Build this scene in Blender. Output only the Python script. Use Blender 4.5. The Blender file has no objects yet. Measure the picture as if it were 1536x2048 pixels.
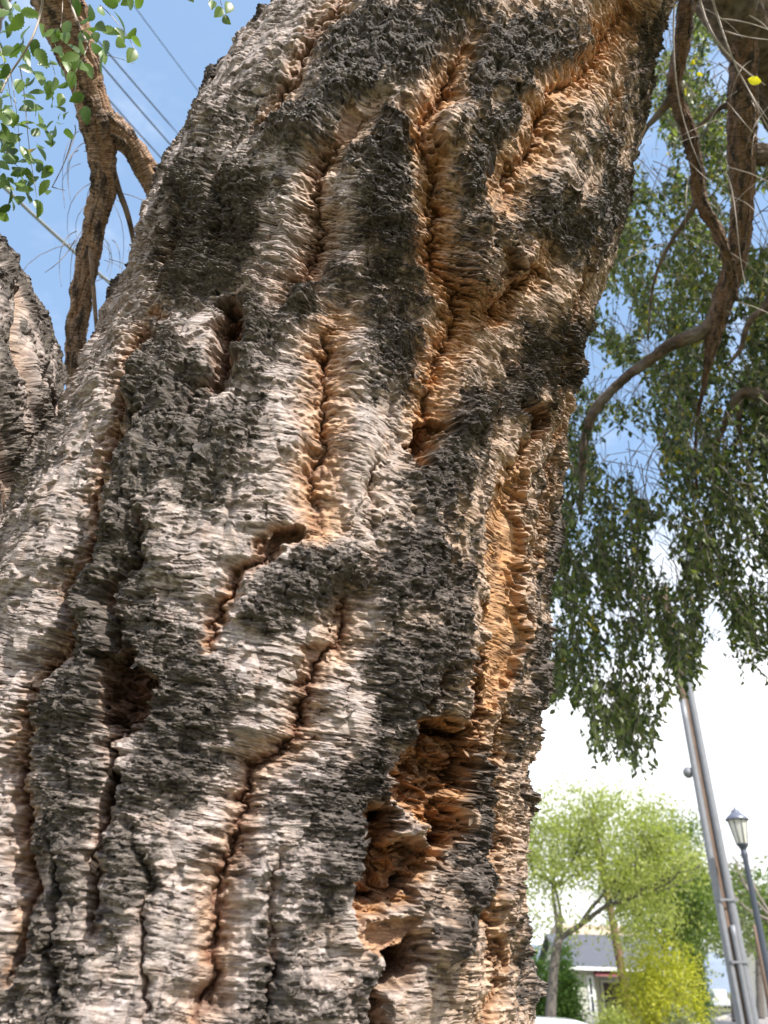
import bpy, math, random
import numpy as np
from mathutils import Vector, Matrix

random.seed(7)
RNG = np.random.default_rng(7)
SC = bpy.context.scene
COL = SC.collection

# ------------------------------------------------------------------ camera
PITCH, ROLL, FPX = math.radians(32.0), math.radians(1.4), 1500.0
CAMZ = 1.9
CAM = np.array([0.0, 0.0, CAMZ])
cam_data = bpy.data.cameras.new("camera")
cam = bpy.data.objects.new("camera", cam_data)
COL.objects.link(cam)
cam.matrix_world = (Matrix.Translation((0, 0, CAMZ)) @ Matrix.Rotation(math.pi / 2 + PITCH, 4, 'X')
                    @ Matrix.Rotation(ROLL, 4, 'Z'))
cam_data.sensor_fit = 'VERTICAL'
cam_data.sensor_height = 36.0
cam_data.sensor_width = 27.0
cam_data.lens = FPX / 2048.0 * 36.0
cam_data.clip_start = 0.02
cam_data.clip_end = 3000.0
cam_data.dof.use_dof = True
cam_data.dof.focus_distance = 1.3
cam_data.dof.aperture_fstop = 5.6
SC.camera = cam
ROT = np.array(cam.matrix_world.to_3x3())

# ------------------------------------------------------------------ sky and sun
SUN_ELEV, SUN_AZ = math.radians(47.5), math.radians(145.0)   # azimuth clockwise from +Y
world = bpy.data.worlds.new("World")
SC.world = world
world.use_nodes = True
wn, wl = world.node_tree.nodes, world.node_tree.links
wn.clear()
w_out = wn.new('ShaderNodeOutputWorld')
w_bg = wn.new('ShaderNodeBackground')
w_sky = wn.new('ShaderNodeTexSky')
w_sky.sky_type = 'NISHITA'
w_sky.sun_disc = False
w_sky.sun_elevation = SUN_ELEV
w_sky.sun_rotation = SUN_AZ
w_sky.dust_density = 1.6
w_sky.ozone_density = 1.6
w_sky.air_density = 1.0
# thin bright cloud, thickening towards the horizon
w_tc = wn.new('ShaderNodeTexCoord')
w_map = wn.new('ShaderNodeMapping')
w_map.inputs['Scale'].default_value = (1.6, 1.6, 3.2)
w_noise = wn.new('ShaderNodeTexNoise')
w_noise.inputs['Scale'].default_value = 2.3
w_noise.inputs['Detail'].default_value = 7.0
w_noise.inputs['Roughness'].default_value = 0.6
w_sep = wn.new('ShaderNodeSeparateXYZ')
w_hor = wn.new('ShaderNodeMapRange')          # 1 at the horizon, 0 high up
w_hor.inputs['From Min'].default_value = 0.58
w_hor.inputs['From Max'].default_value = 0.22
w_hor.inputs['To Min'].default_value = 0.0
w_hor.inputs['To Max'].default_value = 0.62
w_add = wn.new('ShaderNodeMath'); w_add.operation = 'ADD'
w_ramp = wn.new('ShaderNodeMapRange')
w_ramp.interpolation_type = 'SMOOTHSTEP'
w_ramp.inputs['From Min'].default_value = 0.50
w_ramp.inputs['From Max'].default_value = 1.0
w_mix = wn.new('ShaderNodeMixRGB')
w_mix.inputs['Color2'].default_value = (8.5, 8.6, 8.8, 1)
wl.new(w_tc.outputs['Generated'], w_map.inputs['Vector'])
wl.new(w_map.outputs['Vector'], w_noise.inputs['Vector'])
wl.new(w_tc.outputs['Generated'], w_sep.inputs['Vector'])
wl.new(w_sep.outputs['Z'], w_hor.inputs['Value'])
wl.new(w_hor.outputs['Result'], w_add.inputs[0])
wl.new(w_noise.outputs['Fac'], w_add.inputs[1])
wl.new(w_add.outputs['Value'], w_ramp.inputs['Value'])
wl.new(w_ramp.outputs['Result'], w_mix.inputs['Fac'])
w_haze = wn.new('ShaderNodeMixRGB')             # bright spring air over the whole sky
w_haze.inputs['Fac'].default_value = 0.30
w_haze.inputs['Color2'].default_value = (3.9, 6.0, 9.0, 1)
wl.new(w_sky.outputs['Color'], w_haze.inputs['Color1'])
wl.new(w_haze.outputs['Color'], w_mix.inputs['Color1'])
wl.new(w_mix.outputs['Color'], w_bg.inputs['Color'])
w_bg.inputs['Strength'].default_value = 0.125
wl.new(w_bg.outputs['Background'], w_out.inputs['Surface'])

sun_data = bpy.data.lights.new("sun", 'SUN')
sun_data.energy = 5.0
sun_data.angle = math.radians(0.55)
sun_data.color = (1.0, 0.95, 0.87)
sun = bpy.data.objects.new("sun", sun_data)
COL.objects.link(sun)
_sd = Vector((math.sin(SUN_AZ) * math.cos(SUN_ELEV), math.cos(SUN_AZ) * math.cos(SUN_ELEV), math.sin(SUN_ELEV)))
sun.rotation_euler = _sd.to_track_quat('Z', 'Y').to_euler()
sun.location = (0, 0, 20)

SC.view_settings.view_transform = 'Standard'
SC.view_settings.look = 'None'
SC.view_settings.gamma = 1.0
SC.view_settings.exposure = 0.75
SC.cycles.max_bounces = 6
SC.cycles.transparent_max_bounces = 8


# ------------------------------------------------------------------ helpers
def rays(px, py):
    """unit view directions through photograph pixels (1536 x 2048)"""
    px = np.asarray(px, float); py = np.asarray(py, float)
    d = np.stack([(px - 768.0) / FPX, -(py - 1024.0) / FPX, -np.ones_like(px)], -1)
    d /= np.linalg.norm(d, axis=-1, keepdims=True)
    return d @ ROT.T


def at(px, py, dist):
    return CAM + rays(px, py) * np.asarray(dist, float)[..., None]


def at_y(px, py, Y):
    """point on the ray through a pixel where it stands Y metres ahead"""
    d = rays(px, py)
    return CAM + d * (Y / d[..., 1])[..., None] if np.ndim(Y) else CAM + d * (Y / d[..., 1:2] if d.ndim > 1 else Y / d[1])


def to_px(P):
    q = (P - CAM) @ ROT
    z = np.maximum(-q[..., 2], 1e-3)
    return 768.0 + FPX * q[..., 0] / z, 1024.0 - FPX * q[..., 1] / z


def sstep(a, b, x):
    t = np.clip((x - a) / (b - a), 0, 1)
    return t * t * (3 - 2 * t)


_PERM = np.random.default_rng(3).permutation(4096).astype(np.int32)
_ANG = np.random.default_rng(4).random(4096) * 2 * np.pi
_GX = np.cos(_ANG).astype(np.float32); _GY = np.sin(_ANG).astype(np.float32)


def noise(x, y, seed=0):
    """gradient noise, about -1..1"""
    x = np.asarray(x, np.float32); y = np.asarray(y, np.float32)
    xi = np.floor(x).astype(np.int32); yi = np.floor(y).astype(np.int32)
    fx = x - xi; fy = y - yi
    u = fx * fx * fx * (fx * (fx * 6 - 15) + 10); v = fy * fy * fy * (fy * (fy * 6 - 15) + 10)

    def g(ix, iy, dx, dy):
        h = _PERM[(_PERM[(ix + seed * 57) & 4095] + iy + seed * 131) & 4095]
        return _GX[h] * dx + _GY[h] * dy
    a = g(xi, yi, fx, fy); b = g(xi + 1, yi, fx - 1, fy)
    c = g(xi, yi + 1, fx, fy - 1); d = g(xi + 1, yi + 1, fx - 1, fy - 1)
    r = a + u * (b - a)
    return (r + v * ((c + u * (d - c)) - r)) * 1.5


def fbm(x, y, seed=0, octv=4, gain=0.5):
    s = 0; a = 1.0; t = 0
    for i in range(octv):
        s = s + a * noise(x * 2 ** i, y * 2 ** i, seed + i * 7); t += a; a *= gain
    return s / t


def cells(x, y, seed=0):
    """distance to nearest and second nearest random feature point"""
    x = np.asarray(x, np.float32); y = np.asarray(y, np.float32)
    xi = np.floor(x).astype(np.int32); yi = np.floor(y).astype(np.int32)
    d1 = np.full(x.shape, 9, np.float32); d2 = d1.copy()
    for ox in (-1, 0, 1):
        for oy in (-1, 0, 1):
            h = _PERM[(_PERM[(xi + ox + seed * 57) & 4095] + yi + oy + seed * 131) & 4095]
            qx = xi + ox + (h & 63) / 63.0; qy = yi + oy + (h >> 6) / 63.0
            d = np.sqrt((qx - x) ** 2 + (qy - y) ** 2).astype(np.float32)
            n = d < d1
            d2 = np.where(n, d1, np.minimum(d2, d)); d1 = np.where(n, d, d1)
    return d1, d2


def link(o, parent=None):
    COL.objects.link(o)
    if parent is not None:
        o.parent = parent
    return o


def tag(o, label=None, cat=None, group=None, kind=None):
    if label: o['label'] = label
    if cat: o['category'] = cat
    if group: o['group'] = group
    if kind: o['kind'] = kind
    return o


def empty(name, loc=(0, 0, 0)):
    o = bpy.data.objects.new(name, None)
    o.empty_display_size = 0.2
    o.location = loc
    COL.objects.link(o)
    return o


def mesh_np(name, V, F, mat, parent=None, smooth=True, attrs=None):
    """mesh object from numpy vertices and equal-length faces, given in world space"""
    V = np.asarray(V, np.float32); F = np.asarray(F, np.int32)
    me = bpy.data.meshes.new(name)
    me.vertices.add(len(V)); me.vertices.foreach_set('co', V.ravel())
    n, k = F.shape
    me.loops.add(n * k); me.loops.foreach_set('vertex_index', F.ravel())
    me.polygons.add(n); me.polygons.foreach_set('loop_start', np.arange(n, dtype=np.int32) * k)
    me.polygons.foreach_set('use_smooth', np.full(n, smooth))
    for an, (ty, arr) in (attrs or {}).items():
        a = me.attributes.new(an, ty, 'POINT')
        a.data.foreach_set({'FLOAT_COLOR': 'color', 'FLOAT_VECTOR': 'vector', 'FLOAT': 'value'}[ty], np.asarray(arr, np.float32).ravel())
    me.update(calc_edges=True)
    if mat: me.materials.append(mat)
    o = bpy.data.objects.new(name, me)
    COL.objects.link(o)
    if parent is not None:
        o.parent = parent
        if parent.location.length > 0 and parent.type == 'EMPTY':
            me.vertices.foreach_set('co', (V - np.array(parent.location, np.float32)).ravel())
            me.update()
    return o


class NT:
    """little wrapper to write node materials briefly"""
    def __init__(s, name):
        s.m = bpy.data.materials.new(name); s.m.use_nodes = True
        s.t = s.m.node_tree; s.b = s.t.nodes['Principled BSDF']

    def n(s, kind, **kw):
        nd = s.t.nodes.new('ShaderNode' + kind)
        for k, v in kw.items():
            if k in nd.inputs.keys():
                s.put(nd.inputs[k], v)
            else:
                setattr(nd, k, v)
        return nd

    def put(s, sock, v):
        if isinstance(v, bpy.types.NodeSocket): s.t.links.new(v, sock)
        else: sock.default_value = v

    def mix(s, f, a, b, mode='MIX'):
        nd = s.t.nodes.new('ShaderNodeMixRGB'); nd.blend_type = mode
        for sock, v in zip(nd.inputs, (f, a, b)):
            if isinstance(v, tuple) and len(v) == 3: v = v + (1,)
            s.put(sock, v)
        return nd.outputs[0]

    def math(s, op, a, b=0.0, clamp=False):
        nd = s.t.nodes.new('ShaderNodeMath'); nd.operation = op; nd.use_clamp = clamp
        s.put(nd.inputs[0], a); s.put(nd.inputs[1], b)
        return nd.outputs[0]

    def rng(s, v, a, b, c=0.0, d=1.0):
        nd = s.n('MapRange'); nd.interpolation_type = 'SMOOTHSTEP'
        for k, x in zip(('Value', 'From Min', 'From Max', 'To Min', 'To Max'), (v, a, b, c, d)): s.put(nd.inputs[k], x)
        return nd.outputs[0]

    def noise(s, vec, scale, detail=4.0, rough=0.55):
        nd = s.n('TexNoise'); s.put(nd.inputs['Vector'], vec)
        nd.inputs['Scale'].default_value = scale; nd.inputs['Detail'].default_value = detail; nd.inputs['Roughness'].default_value = rough
        return nd.outputs['Fac']

    def set(s, **kw):
        for k, v in kw.items():
            k = k.replace('_', ' ')
            if isinstance(v, tuple) and len(v) == 3: v = v + (1,)
            s.put(s.b.inputs[k], v)
        return s.m


def plain(name, col, rough=0.8, var=0.25, scale=6.0, metal=0.0):
    t = NT(name)
    co = t.n('TexCoord').outputs['Object']
    f = t.noise(co, scale, 5.0)
    c = t.mix(f, tuple(x * (1 - var) for x in col), tuple(min(1, x * (1 + var)) for x in col))
    bp = t.n('Bump', Strength=0.25, Distance=0.01); t.put(bp.inputs['Height'], f)
    return t.set(Base_Color=c, Roughness=rough, Metallic=metal, Normal=bp.outputs[0])


# ------------------------------------------------------------------ cork bark
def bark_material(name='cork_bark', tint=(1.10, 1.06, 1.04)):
    t = NT(name)
    a = t.n('Attribute', attribute_name='masks')
    st = t.n('Attribute', attribute_name='st').outputs['Vector']
    sep = t.n('SeparateColor'); t.put(sep.inputs[0], a.outputs['Color'])
    crust, orange, red = sep.outputs[0], sep.outputs[1], sep.outputs[2]
    moss = a.outputs['Alpha']
    b = t.n('Attribute', attribute_name='masks_b')
    sb = t.n('SeparateColor'); t.put(sb.inputs[0], b.outputs['Color'])
    grey, crack, warm = sb.outputs[0], sb.outputs[1], sb.outputs[2]
    lay = t.n('Mapping'); t.put(lay.inputs['Vector'], st); lay.inputs['Scale'].default_value = (1.0, 8.0, 1.0)
    fine = t.n('Mapping'); t.put(fine.inputs['Vector'], st); fine.inputs['Scale'].default_value = (1.0, 2.2, 1.0)
    n_lay = t.noise(lay.outputs[0], 30.0, 8.0, 0.66)
    n_fine = t.noise(fine.outputs[0], 170.0, 6.0, 0.7)
    n_mid = t.noise(st, 48.0, 7.0, 0.66)
    n_patch = t.noise(st, 14.0, 4.0)
    l_ = t.rng(n_lay, .34, .66)
    # clean cork: pale tan, honey with painted sun warmth; weathered and shaded cork: silver grey
    tan = t.mix(l_, (.22, .16, .13), (.60, .485, .41))
    honey = t.mix(l_, (.24, .15, .09), (.62, .45, .31))
    silver = t.mix(l_, (.22, .19, .18), (.58, .52, .50))
    c = t.mix(warm, tan, honey)
    c = t.mix(t.math('MULTIPLY', grey, t.rng(n_mid, .25, .6), True), c, silver)
    org = t.mix(l_, (.26, .115, .045), (.68, .38, .16))
    c = t.mix(orange, c, org)
    rd = t.mix(t.rng(n_mid, .3, .7), (.06, .014, .008), (.22, .07, .03))
    c = t.mix(red, c, rd)
    c = t.mix(t.math('MULTIPLY', crack, .8, True), c, (.055, .033, .024))
    c = t.mix(t.math('MULTIPLY', b.outputs['Alpha'], t.rng(n_lay, .62, .40, .25, .9)), c, (.095, .083, .075))
    # old weathered crust: near black with pale lichen-grey flecks and streaks
    fl = t.math('MAXIMUM', t.rng(n_fine, .50, .70), t.math('MULTIPLY', t.rng(n_lay, .54, .68), .9))
    cr = t.mix(t.rng(n_mid, .32, .68), (.009, .0074, .0065), (.066, .055, .048))
    cr = t.mix(t.math('MULTIPLY', fl, t.rng(n_patch, .30, .62, .18, .8)), cr, (.35, .305, .265))
    cr = t.mix(t.math('MULTIPLY', t.math('SUBTRACT', .38, warm, True), t.rng(n_lay, .36, .6)), cr, (.22, .195, .175))
    c = t.mix(t.math('MULTIPLY', crust, .93), c, cr)
    c = t.mix(t.math('MULTIPLY', moss, t.rng(n_mid, .42, .66, 0.0, .38), True), c, (.11, .093, .05))
    c = t.mix(.6, c, t.mix(t.rng(n_fine, .3, .7), (.35, .34, .33), (1.0, 1.0, 1.0)), 'MULTIPLY')
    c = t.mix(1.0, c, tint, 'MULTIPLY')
    h = t.math('ADD', t.math('MULTIPLY', n_lay, 1.0), t.math('MULTIPLY', n_fine, .8))
    bp = t.n('Bump', Strength=0.7, Distance=0.004); t.put(bp.inputs['Height'], h)
    return t.set(Base_Color=c, Roughness=t.rng(n_mid, .2, .8, .62, .9), Specular_IOR_Level=.3, Normal=bp.outputs[0])


PXM = 0.00072           # metres of bark one photograph pixel covers, about

# fissures of the trunk traced over the photograph: (points, half width, depth, orange, red), in photograph pixels
FISS = [
    ([(744, 225), (720, 250), (673, 281), (642, 324), (634, 359), (628, 414), (650, 445), (634, 480), (615, 547), (568, 586)], 70, 44, .35, .35),
    ([(667, 640), (648, 678), (651, 717), (653, 752), (648, 787), (652, 826), (650, 873), (634, 920), (626, 963), (638, 1014), (634, 1052)], 80, 46, .75, .25),
    ([(943, 70), (908, 117), (896, 168), (873, 203), (837, 234), (853, 289), (875, 324), (871, 375), (871, 422), (875, 469), (871, 520), (892, 562), (920, 586), (912, 656), (905, 680), (874, 717), (868, 764), (862, 811), (859, 850)], 66, 50, .95, .35),
    ([(1262, 0), (1223, 66), (1198, 112), (1173, 153), (1107, 174), (1099, 232), (1074, 298), (1032, 327), (1014, 372), (1016, 395)], 72, 48, .9, .3),
    ([(1090, 505), (1074, 546), (1012, 592), (991, 625), (940, 612)], 52, 40, .9, .3),
    ([(700, 1190), (690, 1235), (680, 1275), (636, 1325), (612, 1390), (600, 1440), (594, 1476), (552, 1506), (512, 1530), (488, 1590), (484, 1659), (465, 1695), (445, 1741), (434, 1788), (432, 1835), (434, 1886), (430, 1945), (410, 2003), (392, 2060)], 74, 48, .45, .6),
    ([(600, 1060), (562, 1061), (523, 1080), (528, 1116), (469, 1147), (461, 1186), (445, 1209), (430, 1256), (415, 1292)], 46, 40, .6, .5),
    ([(308, 620), (266, 682), (242, 787), (234, 834), (207, 893), (191, 951), (180, 1002), (164, 1049), (152, 1115), (110, 1166), (133, 1245), (125, 1295), (74, 1334), (64, 1370), (43, 1456), (29, 1554), (33, 1632), (31, 1730), (35, 1808), (23, 1905), (4, 1964)], 44, 40, .55, .5),
    ([(281, 1037), (279, 1115), (223, 1186), (222, 1230), (240, 1290), (262, 1380), (215, 1480), (225, 1573), (199, 1660), (195, 1700), (187, 1808), (176, 1866)], 34, 40, .1, .6),
    ([(690, -40), (673, 8), (642, 39), (610, 95), (591, 129), (587, 156), (540, 215), (509, 255)], 56, 40, .3, .4),
    ([(362, 380), (366, 434), (350, 480), (330, 520), (320, 590)], 30, 28, .1, .3),
    ([(1019, 1417), (1007, 1519), (999, 1573), (1007, 1663), (991, 1730), (984, 1808), (1000, 1900), (980, 2048)], 40, 36, .5, .3),
    ([(968, 1300), (960, 1339), (964, 1378), (968, 1440), (972, 1500)], 44, 42, .7, .5),
    ([(475, 590), (461, 639), (452, 705), (432, 760), (380, 783), (371, 825)], 40, 34, .2, .8),
    ([(840, 1440), (880, 1380), (900, 1330)], 30, 26, .4, .4),
    ([(1236, 180), (1226, 250), (1218, 320)], 30, 26, .7, .2),
    ([(1190, 480), (1176, 560), (1150, 620), (1120, 700)], 30, 24, .3, .1),
    ([(1062, 850), (1050, 910), (1016, 965)], 34, 30, .6, .3),
    ([(1130, 760), (1120, 850), (1104, 940), (1090, 1040), (1075, 1150)], 30, 24, .3, .1),
    ([(560, 1710), (540, 1800), (548, 1900), (530, 2060)], 26, 18, .1, .1),
    ([(250, 1640), (300, 1760), (280, 1900), (300, 2060)], 22, 16, .1, .1),
    ([(90, 1620), (110, 1750), (90, 1900), (100, 2060)], 20, 16, .0, .1),
    ([(430, 330), (440, 420), (420, 520)], 24, 16, .0, .1),
    ([(760, 900), (740, 990), (750, 1060)], 24, 16, .0, .1),
]
# hollows: (polygon, depth, rim width, orange, red)
HOLES = [
    ([(843, 1437), (890, 1425), (964, 1456), (966, 1534), (935, 1597), (928, 1675), (893, 1730), (868, 1712), (862, 1659), (831, 1644), (800, 1589), (800, 1550), (823, 1503)], 78, 30, .95, .2),
    ([(742, 1608), (784, 1597), (804, 1675), (840, 1672), (874, 1700), (874, 1741), (842, 1769), (820, 1808), (784, 1816), (737, 1842), (712, 1847), (702, 1769), (722, 1722), (728, 1667)], 84, 28, .9, .12),
    ([(748, 1615), (800, 1612), (800, 1652), (756, 1660)], 125, 16, .2, .8),
    ([(880, 1655), (915, 1640), (912, 1700), (884, 1725)], 120, 12, .2, .9),
    ([(850, 1442), (960, 1462), (950, 1492), (850, 1478)], 120, 14, .3, .6),
    ([(718, 1770), (800, 1790), (780, 1812), (724, 1805)], 120, 12, .4, .7),
    ([(812, 1745), (850, 1750), (840, 1785), (812, 1790)], 125, 10, .1, .9),
    ([(930, 1500), (962, 1510), (950, 1590), (925, 1580)], 118, 12, .3, .7),
    ([(700, 1850), (760, 1835), (840, 1830), (842, 1880), (770, 1915), (720, 1900)], 40, 24, .5, .4),
    ([(768, 1905), (842, 1868), (846, 1925), (820, 1962), (772, 1985), (766, 2060), (735, 2060), (748, 1960)], 110, 22, .1, .9),
    ([(1011, 960), (1062, 930), (1060, 1040), (1052, 1160), (1048, 1280), (1022, 1380), (990, 1440), (966, 1400), (975, 1300), (984, 1190), (972, 1069), (978, 1000)], 42, 16, .85, .0),
    ([(1040, 800), (1085, 815), (1092, 860), (1066, 880), (1046, 850)], 60, 14, .3, .7),
    ([(835, 840), (880, 830), (890, 850), (872, 900), (852, 935), (835, 930), (822, 880)], 60, 16, .5, .8),
    ([(440, 590), (500, 600), (490, 650), (470, 720), (440, 770), (405, 770), (430, 700), (428, 640)], 62, 18, .15, .75),
    ([(1000, 500), (1030, 495), (1042, 535), (1022, 560), (1002, 545)], 45, 10, .3, .3),
    ([(200, 1310), (260, 1290), (320, 1370), (290, 1450), (230, 1480), (205, 1440)], 70, 20, .1, .65),
    ([(212, 1535), (246, 1540), (240, 1600), (215, 1620)], 65, 10, .0, .5),
    ([(540, 1062), (610, 1040), (625, 1070), (575, 1095), (535, 1130), (520, 1100)], 48, 14, .5, .5),
    ([(1090, 160), (1124, 160), (1150, 130), (1235, 60), (1250, 30), (1262, 60), (1230, 110), (1195, 150), (1150, 210), (1110, 250)], 22, 14, .9, .0),
    ([(700, 195), (735, 228), (730, 262), (690, 290), (660, 276)], 34, 12, .3, .4),
    ([(925, 70), (955, 62), (960, 100), (925, 118)], 40, 12, .7, .4),
    ([(995, 940), (1060, 910), (1075, 935), (1020, 975)], 22, 14, .4, .1),
    ([(905, 600), (985, 600), (985, 640), (930, 680), (880, 740), (868, 820), (848, 830), (862, 740), (900, 680)], 24, 14, .8, .0),
    ([(1110, 660), (1150, 700), (1150, 770), (1118, 780)], 30, 14, .2, .4),
    ([(600, 1290), (660, 1290), (640, 1345), (605, 1340)], 36, 14, .4, .5),
    ([(560, 1500), (600, 1466), (640, 1470), (600, 1510), (540, 1525)], 34, 12, .4, .6),
    ([(256, 818), (286, 815), (284, 850), (262, 858)], 45, 8, .0, .3),
    ([(860, 250), (900, 205), (925, 200), (935, 235), (905, 290), (870, 310)], -34, 26, .1, .0),
    ([(960, 480), (1010, 500), (1010, 560), (985, 605), (930, 575), (925, 520)], -46, 28, .1, .0),
    ([(1035, 500), (1080, 480), (1086, 520), (1050, 560), (1020, 570)], -36, 20, .2, .0),
    ([(790, 1610), (830, 1650), (860, 1680), (872, 1715), (848, 1722), (812, 1690), (800, 1690)], -30, 20, .2, .0),
    ([(820, 1640), (835, 1640), (835, 1678), (818, 1680)], -30, 12, .0, .0),
    ([(890, 840), (930, 815), (965, 830), (960, 880), (905, 880)], -40, 26, .0, .0),
    ([(470, 1120), (500, 1130), (520, 1090), (560, 1110), (545, 1150), (480, 1170)], -14, 20, .0, .0),
    ([(540, 230), (640, 210), (640, 300), (560, 290)], -26, 26, .0, .0),
    ([(780, 230), (820, 235), (830, 300), (780, 310)], -26, 24, .0, .0),
    ([(570, 565), (620, 560), (625, 610), (580, 620)], -26, 22, .0, .0),
    ([(1130, 100), (1170, 60), (1180, 90), (1150, 130)], -24, 18, .0, .0),
    ([(980, 1600), (1000, 1560), (1020, 1580), (1010, 1640)], -24, 18, .0, .0),
    ([(900, 1760), (960, 1720), (980, 1790), (920, 1830)], -30, 24, .0, .0),
    ([(850, 1840), (905, 1820), (920, 1900), (880, 1940), (850, 1900)], -34, 24, .0, .0),
    ([(1056, 1580), (1110, 1570), (1112, 1640), (1060, 1650)], -40, 26, .0, .0),
    ([(1040, 1840), (1100, 1820), (1110, 1900), (1050, 1920)], -20, 24, .0, .0),
    ([(190, 1020), (230, 1010), (250, 1050), (215, 1090), (185, 1080)], -30, 16, .0, .0),
]
# patches of black weathered crust (polygon, strength, moss)
CRUST = [
    ([(640, 60), (760, 20), (900, 20), (1060, 30), (1130, 60), (1155, 100), (1120, 130), (1050, 170), (960, 175), (900, 140), (840, 130), (770, 160), (700, 200), (640, 270), (560, 300), (500, 270), (600, 190), (640, 130)], 1, .1),
    ([(770, 230), (815, 240), (825, 300), (810, 420), (830, 560), (760, 560), (730, 470), (730, 330), (700, 290)], 1, .0),
    ([(785, 590), (830, 585), (848, 700), (842, 780), (790, 800), (765, 700)], .9, .1),
    ([(330, 345), (430, 310), (520, 320), (540, 360), (500, 460), (470, 560), (440, 600), (350, 620), (310, 560), (340, 450)], .85, .6),
    ([(500, 600), (560, 640), (560, 690), (500, 750), (440, 770), (450, 720), (480, 690)], .9, .3),
    ([(250, 760), (300, 650), (370, 680), (440, 800), (520, 780), (540, 850), (470, 960), (430, 1000), (330, 1000), (260, 1060), (200, 1060), (235, 900)], .8, .45),
    ([(180, 1040), (330, 1020), (340, 1200), (420, 1310), (480, 1380), (440, 1480), (280, 1500), (240, 1450), (150, 1480), (100, 1400), (150, 1290), (100, 1180)], .75, .3),
    ([(530, 1150), (620, 1110), (740, 1125), (760, 1160), (700, 1200), (640, 1205), (560, 1240), (510, 1220)], 1, .0),
    ([(790, 1060), (900, 1090), (940, 1160), (905, 1200), (925, 1330), (890, 1420), (850, 1450), (830, 1500), (760, 1460), (780, 1380), (750, 1340), (850, 1240), (740, 1150), (770, 1110)], 1, .0),
    ([(560, 1600), (680, 1520), (770, 1490), (800, 1540), (770, 1590), (740, 1640), (720, 1730), (700, 1780), (650, 1830), (610, 1900), (620, 1990), (600, 2070), (480, 2070), (540, 1900), (580, 1800), (640, 1680)], .72, .0),
    ([(890, 840), (940, 800), (1030, 770), (1080, 670), (1110, 690), (1110, 760), (1030, 830), (980, 870), (940, 900), (930, 1000), (880, 1030), (830, 960), (860, 890)], 1, .0),
    ([(1010, 390), (1080, 370), (1130, 400), (1190, 370), (1260, 330), (1250, 440), (1180, 520), (1120, 500), (1040, 440)], .95, .1),
    ([(980, 200), (1040, 190), (1055, 240), (1000, 280), (970, 380), (930, 400), (940, 300), (960, 240)], 1, .0),
    ([(910, 430), (1010, 420), (1000, 500), (920, 540)], .7, .0),
    ([(100, 1340), (190, 1380), (210, 1560), (190, 1700), (170, 1850), (150, 2070), (-60, 2070), (45, 1750), (60, 1500)], .62, .45),
    ([(290, 1420), (400, 1440), (440, 1540), (330, 1640), (250, 1600), (262, 1500)], .8, .1),
    ([(230, 1620), (330, 1680), (330, 1800), (240, 1850), (200, 1950), (190, 1720)], .5, .5),
    ([(940, 1640), (990, 1700), (990, 1780), (920, 1810), (930, 1900), (880, 1950), (850, 1850), (900, 1760)], .95, .0),
    ([(955, 1480), (995, 1490), (985, 1640), (950, 1640)], 1, .0),
    ([(1045, 1290), (1120, 1240), (1120, 1340), (1085, 1430), (1040, 1490), (1040, 1380)], .9, .0),
    ([(1110, 640), (1190, 640), (1165, 780), (1110, 790)], .8, .0),
    ([(1040, 1840), (1090, 1840), (1080, 2060), (1035, 2000)], .8, .0),
    ([(1070, 1570), (1130, 1570), (1130, 1650), (1070, 1650)], .9, .0),
    ([(1150, 240), (1240, 260), (1230, 340), (1180, 330)], .8, .1),
    ([(1250, 60), (1350, 0), (1340, 150), (1300, 300), (1250, 330), (1270, 200)], .55, .2),
    ([(430, 200), (560, 150), (500, 270), (400, 330), (340, 350)], .45, .2),
    ([(560, 560), (640, 570), (620, 630), (560, 640)], .8, .1),
    ([(640, 520), (740, 540), (820, 600), (780, 640), (700, 620), (640, 590)], .55, .0),
    ([(1080, 1040), (1130, 900), (1150, 900), (1120, 1230), (1090, 1230)], .6, .0),
    ([(860, 1040), (930, 1010), (950, 1090), (900, 1100)], .7, .0),
    ([(640, 1900), (740, 1900), (750, 2060), (620, 2060)], .6, .1),
    ([(-40, 800), (60, 800), (130, 820), (100, 900), (40, 1000), (-60, 1040)], .5, .2),
]

GX0, GY0, GSTEP = -420, -260, 4.0
GW, GH = int((1620 - GX0) / GSTEP), int((2330 - GY0) / GSTEP)


def seg_dist(X, Y, pts, closed=False):
    best = np.full(X.shape, 1e9, np.float32); inside = np.zeros(X.shape, bool)
    n = len(pts)
    for i in range(n if closed else n - 1):
        x0, y0 = pts[i]; x1, y1 = pts[(i + 1) % n]
        dx, dy = x1 - x0, y1 - y0
        u = np.clip(((X - x0) * dx + (Y - y0) * dy) / (dx * dx + dy * dy + 1e-9), 0, 1)
        best = np.minimum(best, (X - x0 - u * dx) ** 2 + (Y - y0 - u * dy) ** 2)
        if closed and y0 != y1:
            c = ((y0 > Y) != (y1 > Y)) & (X < (x1 - x0) * (Y - y0) / (y1 - y0) + x0)
            inside ^= c
    best = np.sqrt(best)
    return np.where(inside, -best, best) if closed else best


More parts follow.
